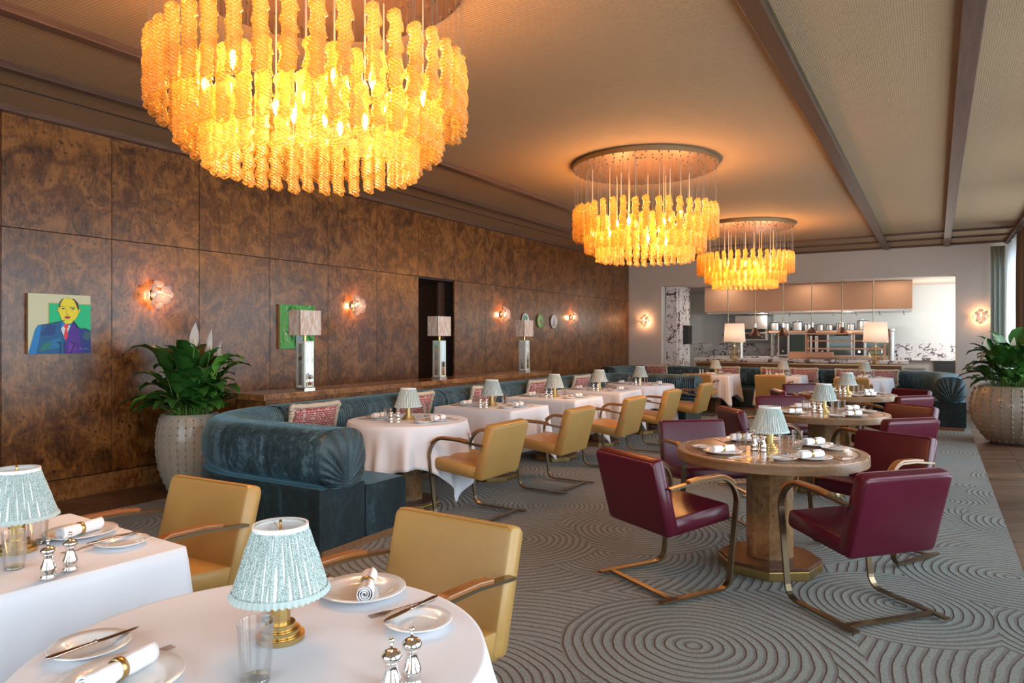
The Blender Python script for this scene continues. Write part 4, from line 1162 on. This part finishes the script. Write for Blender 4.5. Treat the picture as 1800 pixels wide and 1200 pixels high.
oval_plate('wall_plate', 'white plate with green and black motif above the third mirrored lamp', 11.57, 1.80, [(.75, .75, .76), ((.06, .42, .18), ell(0, .3, .55, .45)), ((.02, .02, .03), [(-.6, -.6), (-.4, .3), (-.1, .2), (-.2, -.5)]), ((.02, .02, .03), [(.15, .3), (.5, .4), (.45, -.2), (.2, -.3)]), ((.6, .1, .3), ell(.35, -.45, .12, .12)), ((.8, .8, .8), ell(0, 0, .16, .2))], 1)
oval_plate('wall_plate', 'green plate with yellow curl and dark flower on the burl wall', 12.15, 1.80, [(.16, .45, .14), ((.62, .52, .22), ell(-.2, .1, .5, .75)), ((.16, .45, .14), ell(-.1, .25, .3, .4)), ((.05, .02, .03), ell(.3, -.12, .36, .36)), ((.75, .35, .08), ell(.3, -.12, .12, .12)), ((.03, .16, .06), [(-.5, -.2), (-.2, .2), (-.2, -.3)])], 2)
oval_plate('wall_plate', 'white plate with purple flower, last of the three on the burl wall', 12.73, 1.80, [(.72, .72, .74), ((.10, .03, .22), [(-.1, -.3), (.1, .1), (.55, .7), (.25, .05), (.1, -.3)]), ((.32, .26, .22), ell(-.05, -.62, .5, .22)), ((.55, .10, .14), ell(.2, -.35, .10, .10))], 3)

def sconce():
    t = thing('disc_sconce', '', 'wall light')
    M = Matrix.Rotation(PI/2, 4, 'Y')
    MB().lathe([(.05, 0), (.05, .02), (.02, .03)], 20, M=M).build('backplate', BLACK, t)
    discs = [(0, .115, .050), (-.065, .06, .045), (.055, .045, .048), (-.115, -.01, .045), (-.035, -.03, .052), (.045, -.05, .050), (.105, .005, .042), (.0, -.115, .042), (-.06, -.075, .036), (.09, .075, .036)]
    for i, (y, z, r) in enumerate(discs):
        x = .075+.095*math.exp(-(y*y+z*z)/.0052)+.014*((i*7) % 4)/3
        Mx = Matrix.Translation((x, y, z)) @ Matrix.Rotation(PI/2+(y*2.2)*0, 4, 'Y') @ Matrix.Rotation(y*6, 4, 'X') @ Matrix.Rotation(-z*6, 4, 'Y')
        d = MB().lathe([(.002, .009), (r*.45, .008), (r*.8, .002), (r, .004), (r*.98, -.003), (r*.7, -.004), (.002, 0)], 24, M=Mx).build('glass_disc', DISC, t, smooth=True)
        MB().tube([(.02, y*.3, z*.3), (x-.004, y, z)], .0025, 5).build('arm', BRASS, t)
    MB().lathe([(.0, -.03), (.014, -.022), (.018, 0), (.010, .022), (.0, .03)], 14, (.085, 0, .01)).build('bulb', BULBS, t)
    d = bpy.data.lights.new('sconce_glow', 'POINT'); d.energy = 16; d.color = (1, .46, .21); d.shadow_soft_size = .03
    lo = bpy.data.objects.new('sconce_glow', d); COL.objects.link(lo); lo.parent = t; lo.location = (.082, 0, 0)
    return t
for i, (y, z) in enumerate([(4.17, 1.885), (6.96, 1.89), (10.72, 1.885), (13.53, 1.905)]):
    inst('sconce', sconce, ['lit glass-disc sconce beside the portrait painting', 'lit glass-disc sconce beside the green painting', 'lit glass-disc sconce before the first oval wall plate', 'lit glass-disc sconce past the last oval wall plate'][i], (-6.70, y, z))
K(inst('sconce', sconce, 'lit glass-disc sconce on the cream wall near the panelled corner', (-6.27, FAR, 1.905), -PI/2))
K(inst('sconce', sconce, 'lit glass-disc sconce on the cream wall beside the curtains', (.775, FAR, 1.90), -PI/2))

# ---------------------------------------------------------------- chandeliers
def amber_tube():
    """fluted ribbon of glass coiled into a hanging tube: each turn steps over the one below"""
    vs = []; fs = []; n = 44; rows = 92; L = .345
    for k in range(rows+1):
        f = k/rows; z = -L*f
        env = min(1.0, math.sqrt(max(0, f*16)))*min(1, .45+math.sqrt(max(0, (1-f)*14)))
        for i in range(n):
            a = 2*PI*i/n
            p = (f*L/.092+a/(2*PI)) % 1.0
            r = (.80+.30*p)
            cx = .0035*math.cos(2*PI*f*3.7); cy = .0035*math.sin(2*PI*f*3.7)
            vs.append((.0355*math.cos(a)*r*env+cx, .0285*math.sin(a)*r*env+cy, z+.010*(f**8)*math.cos(a)))
    for k in range(rows):
        for i in range(n): fs.append((k*n+i, (k+1)*n+i, (k+1)*n+(i+1) % n, k*n+(i+1) % n))
    fs.append(tuple(range(n)))
    return MB().add(vs, fs).mesh('glass_tube', AMBER, True)
TUBE = amber_tube()
RINGS = [(.775, 42, 2.905), (.645, 40, 2.76), (.52, 36, 2.66)]
DISCM = mat('brown_bronze_disc', (.20, .115, .075), .38, .55)
def chandelier(cx, cy, label, energy, seed):
    r = random.Random(seed)
    t = thing('glass_chandelier', label, 'chandelier', (cx, cy, CH))
    MB().lathe([(.785, -.002), (.80, -.004), (.80, -.055), (.797, -.058)], 96, caps=False).build('canopy_rim', BRASSD, t, smooth=False)
    MB().ngon(96, .797, -.057, -.05).build('canopy_disc', DISCM, t)
    studs = MB(); cab = MB(); bars = []
    for (R, n, zt) in RINGS:
        for i in range(n):
            a = 2*PI*(i+.5*r.random()*.3)/n; x, y = R*math.cos(a), R*math.sin(a)
            o = link('glass_tube', TUBE, t); z = zt-CH+r.uniform(-.012, .012); o.location = (x, y, z); o.rotation_euler = (0, 0, a+PI/2+r.uniform(-.3, .3))
            cab.tube([(x, y, z-.005), (x, y, -.06)], .0011, 4); studs.ngon(6, .008, -.072, -.058, (x, y))
    for i in range(24):
        R = .18+.52*r.random(); a = r.uniform(0, 6.28); studs.ngon(6, .008, -.072, -.058, (R*math.cos(a), R*math.sin(a)))
    c = cab.build('cable', mat('steel_cable', (.30, .28, .26), .4, .8), t); c['kind'] = 'stuff'
    s_ = studs.build('cable_grip', BRASSD, t); s_['kind'] = 'stuff'
    for i in range(14):
        a = 2*PI*i/14+r.uniform(-.1, .1); R = (.42, .28, .58)[i % 3]; x, y = R*math.cos(a), R*math.sin(a); z = 2.62-CH+r.uniform(-.06, .20)
        MB().tube([(x, y, z+.055), (x, y, -.06)], .0045, 6).build('bulb_cord', mat('cord', (.5, .4, .3), .5) if 'cord' not in PROTO else PROTO['cord'], t)
        MB().lathe([(.011, .03), (.012, .035), (.012, .09), (.004, .10)], 12, (x, y, z)).build('socket', BRASS, t)
        MB().lathe([(.001, -.055), (.010, -.04), (.018, -.01), (.017, .012), (.010, .03)], 14, (x, y, z)).build('bulb', BULB, t, smooth=True)
    for i in range(7):
        a = PI/4+i*PI/3.5; d = bpy.data.lights.new('chandelier_glow', 'POINT'); d.energy = energy/7; d.color = (1, .47, .165); d.shadow_soft_size = .08
        lo = bpy.data.objects.new('chandelier_glow', d); COL.objects.link(lo); lo.parent = t; lo.location = (.44*math.cos(a), .44*math.sin(a), (2.78, 2.60)[i % 2]-CH)
    return t
CX = -2.785
chandelier(CX-.005, 2.62, 'nearest chandelier of twisted amber glass tubes under a bronze disc', 165, 1)
chandelier(CX, 7.48, 'middle chandelier of twisted amber glass tubes under a bronze disc', 165, 2)
chandelier(CX-.03, 12.42, 'farthest chandelier of twisted amber glass tubes, before the kitchen', 165, 3)

# ---------------------------------------------------------------- planters and peace lilies
def planter(label, loc, R, H, base_r, top_r):
    t = thing('studded_planter', label, 'planter', loc)
    prof = []; n = 24
    for k in range(n+1):
        f = k/n; r = base_r+(R-base_r)*math.sin(min(1, f/.62)*PI/2)**.8 if f < .62 else R-(R-top_r)*((f-.62)/.38)**2
        prof.append((r, H*f))
    body = prof+[(top_r-.02, H+.004), (top_r-.035, H-.01), (top_r-.04, H-.08)]
    MB().lathe(body, 56, caps=False).build('body', POT, t, smooth=True)
    MB().ngon(40, top_r-.03, H-.09, H-.06).build('soil', STONE, t)
    st = MB()
    def rad(z):
        f = z/H; return base_r+(R-base_r)*math.sin(min(1, f/.62)*PI/2)**.8 if f < .62 else R-(R-top_r)*((f-.62)/.38)**2
    cols = 26; rows = 11; u = R/.36
    for c in range(cols):
        a = 2*PI*c/cols
        for q in range(rows):
            z = H*(.06+.88*q/(rows-1)); r = rad(z)
            M = Matrix.Translation((r*math.cos(a), r*math.sin(a), z)) @ Matrix.Rotation(a, 4, 'Z') @ Matrix.Rotation(PI/2, 4, 'Y')
            st.lathe([(.0120*u, -.004), (.0110*u, .004*u), (.005*u, .010*u)], 8, M=M)
            if q < rows-1:
                z2 = z+H*.88/(rows-1); st.tube([(rad(z)*math.cos(a)*1.002, rad(z)*math.sin(a)*1.002, z), (rad(z2)*math.cos(a)*1.002, rad(z2)*math.sin(a)*1.002, z2)], .0030*u, 4)
    o = st.build('studs', STUD, t); o['kind'] = 'stuff'
    return t
def leaf_mesh(stalk, lean, L, W, droop, name='leaf'):
    """stalk rises from the origin leaning to +X, blade arches over"""
    pts = []; n = 6
    for i in range(n+1):
        f = i/n; a = lean*f*1.0; pts.append((stalk*math.sin(lean*.55*f)*f, 0, stalk*math.cos(lean*.5*f)*f))
    mb = MB().tube(pts, [.005-.0025*i/n for i in range(n+1)], 5, 1)
    x0, _, z0 = pts[-1]; a = PI/2-lean*.8; nu, nv = 14, 6; vs = []; fs = []; x, z = x0, z0
    for i in range(nu+1):
        f = i/nu; w = W*(math.sin(PI*min(1, f**.72))**.85)*.5+.0012
        ca, sa = math.cos(a), math.sin(a)
        for j in range(nv+1):
            v = 2*j/nv-1; lift = abs(v)*w*.26
            rp = .004*math.sin(f*26+abs(v)*4)*abs(v)
            vs.append((x-sa*(lift+rp), v*w, z+ca*(lift+rp)))
        x += L/nu*ca; z += L/nu*sa; a -= droop/nu*(.4+1.2*f)
    for i in range(nu):
        for j in range(nv): b = i*(nv+1)+j; fs.append((b, b+1, b+nv+2, b+nv+1))
    return mb.add(vs, fs, 0)
LV = [(.24, .30, .27, .150, 1.5), (.21, .65, .26, .145, 2.0), (.16, 1.1, .25, .14, 1.9), (.31, .20, .25, .145, 1.4), (.12, 1.35, .27, .135, 1.4), (.30, .5, .24, .13, 2.2), (.12, .9, .22, .13, 1.4)]
LEAVES = [leaf_mesh(*a).mesh('leaf', [LEAF, STEM], True) for a in LV]
LEAVES2 = [leaf_mesh(*a).mesh('leaf', [LEAF2, STEM], True) for a in LV[4:]]
def spathe(parent, x, y, z, h, lean, rz, s_=1.0):
    o = MB().tube([(0, 0, 0), (h*.25*lean, 0, h*.5), (h*.7*lean, 0, h)], .0035, 6).build('flower_stem', STEM, parent, loc=(x, y, z)); o.rotation_euler = (0, 0, rz)
    vs = []; fs = []; nu, nv = 12, 6; L = .15*s_; bx = h*.7*lean
    for i in range(nu+1):
        f = i/nu; w = .036*s_*math.sin(PI*min(1, f**.65))**.9+.0008
        for j in range(nv+1):
            v = 2*j/nv-1; vs.append((bx-.02*s_*(1-v*v)*math.sin(PI*f)+.02*f*f, v*w, h+L*f))
    for i in range(nu):
        for j in range(nv): b = i*(nv+1)+j; fs.append((b, b+1, b+nv+2, b+nv+1))
    fl_ = MB().add(vs, fs).build('flower', PETAL, parent, smooth=True, loc=(x, y, z)); fl_.rotation_euler = (0, 0, rz)
    MB().lathe([(.004, 0), (.0065, .01), (.0065, .045), (.002, .055)], 8, (bx+.012, 0, h+.02*s_)).build('spadix', SPAD, fl_)
def lily(label, loc, n, spread, scale, seed, flowers, extra=()):
    r = random.Random(seed); t = thing('peace_lily', label, 'plant', loc)
    for i in range(n):
        if r.random() < .22: me = r.choice(LEAVES2)
        else: me = r.choice(LEAVES)
        a = r.uniform(0, 2*PI); q = r.random()**.6*spread
        o = link('leaf', me, t); o.location = (q*math.cos(a)*.5, q*math.sin(a)*.5, 0)
        o.rotation_euler = (r.uniform(-.12, .12), r.uniform(-.12, .12), a+r.uniform(-.5, .5)); s_ = scale*r.uniform(.75, 1.25); o.scale = (s_, s_, s_*r.uniform(.9, 1.15))
    for (x, y, h, lean, rz, s_) in flowers: spathe(t, x, y, 0, h, lean, rz, s_)
    for (mi, rz, s_, tilt) in extra:
        o = link('leaf', LEAVES[mi], t); o.rotation_euler = (0, tilt, rz); o.scale = (s_,)*3
    return t
planter('tall cream ceramic planter studded in vertical rows, beside the near sofa end', (-6.06, 4.13, 0), .295, .745, .17, .25)
lily('peace lily with white flowers in the planter by the panelled wall', (-6.06, 4.13, .685), 95, .28, 1.26, 3,
     [(.06, -.04, .68, .10, .2, 1.6), (.10, .03, .62, .22, .6, 1.6), (.14, .08, .54, .3, .9, 1.4), (-.02, -.08, .36, -.2, .4, 1.0), (.04, .0, .40, .2, 2.5, .9)],
     [(4, RAD(-125), 1.75, .05), (2, RAD(-110), 1.3, 0), (0, RAD(-160), 1.5, -.2), (0, RAD(-90), 1.6, -.1), (3, RAD(-60), 1.5, -.05)])
planter('broad cream ceramic planter studded in vertical rows, beside the curtains', (.93, 11.95, 0), .52, .80, .27, .44)
lily('peace lily with white flowers in the planter by the curtains', (.93, 11.95, .74), 120, .50, 1.35, 8,
     [(-.25, -.05, .50, -.25, .2, 1.6), (-.10, -.1, .48, .3, .6, 1.7), (.1, .0, .58, .2, .4, 1.7), (-.30, .05, .36, -.3, .3, 1.3), (.28, -.1, .45, .4, .8, 1.5)],
     [(4, RAD(175), 2.0, .1), (2, RAD(190), 1.9, 0), (1, RAD(160), 1.9, .1), (4, RAD(200), 1.6, .25)])

# ---------------------------------------------------------------- curtains at the far window
def drape(name, label, x, y0, y1, z0, z1, m, amp=.045, wl_=.14, turn=False):
    n = int(abs(y1-y0)/.012); vs = []; fs = []; rows = 6
    for k in range(rows+1):
        f = k/rows; z = z0+(z1-z0)*f
        for i in range(n+1):
            y = y0+(y1-y0)*i/n; pinch = .55+.45*(1-f**6)
            vs.append((x+amp*pinch*math.sin(2*PI*(y-y0)/wl_)+.012*math.sin(y*9+f*2), y, z))
    for k in range(rows):
        for i in range(n): b = k*(n+1)+i; fs.append((b, b+1, b+n+2, b+n+1))
    if turn: vs = [(b, a, c) for a, b, c in vs]      # hangs across the corner instead of along the windows
    o = MB().add(vs, fs).build(name, m, smooth=True); sd = o.modifiers.new('thick', 'SOLIDIFY'); sd.thickness = .003
    return tag(o, label, 'curtain')
drape('linen_curtain', 'grey-brown curtain bunched in the corner by the wall light', 16.84, .93, 1.17, .02, 3.28, DRAPE2, .035, .08, True)
drape('sheer_curtain', 'white sheer curtain glowing with daylight between the two drapes', 1.21, 15.25, 16.78, .02, 3.26, SHEER, .03, .10)
drape('linen_curtain', 'brown curtain hanging beside the broad planter', 1.24, 14.15, 15.05, .02, 3.30, DRAPE)
for i, (a, b) in enumerate([(10.2, 10.7), (7.05, 7.5), (3.85, 4.3)]):
    drape('linen_curtain', ['brown curtain on the window wall before the broad planter', 'brown curtain on the window wall beside the middle tables', 'brown curtain on the window wall beside the nearest bare table'][i], 1.40, a, b, .02, 3.30, DRAPE)
t = thing('curtain_rod', 'thin dark curtain rod under the ceiling edge of the window wall', 'rod', (1.22, 0, 3.32))
MB().tube([(0, 3.0, 0), (0, 16.95, 0)], .012, 8).build('rod', BLACK, t)
for y in (3.2, 8.0, 12.0, 14.1, 16.9): MB().box(-.008, .008, y-.01, y+.01, 0, .02).build('bracket', BLACK, t)

# ---------------------------------------------------------------- the far wall and the kitchen stand a degree and a half off square
piv = Matrix.Translation((-2.5, 17.0, 0)) @ Matrix.Rotation(RAD(1.37), 4, 'Z') @ Matrix.Translation((2.5, -17.0, 0))
for o in KITCHEN:
    M = Matrix.LocRotScale(o.location, o.rotation_euler, o.scale)
    M = piv @ M; l_, r_, s_ = M.decompose(); o.location = l_; o.rotation_euler = r_.to_euler()
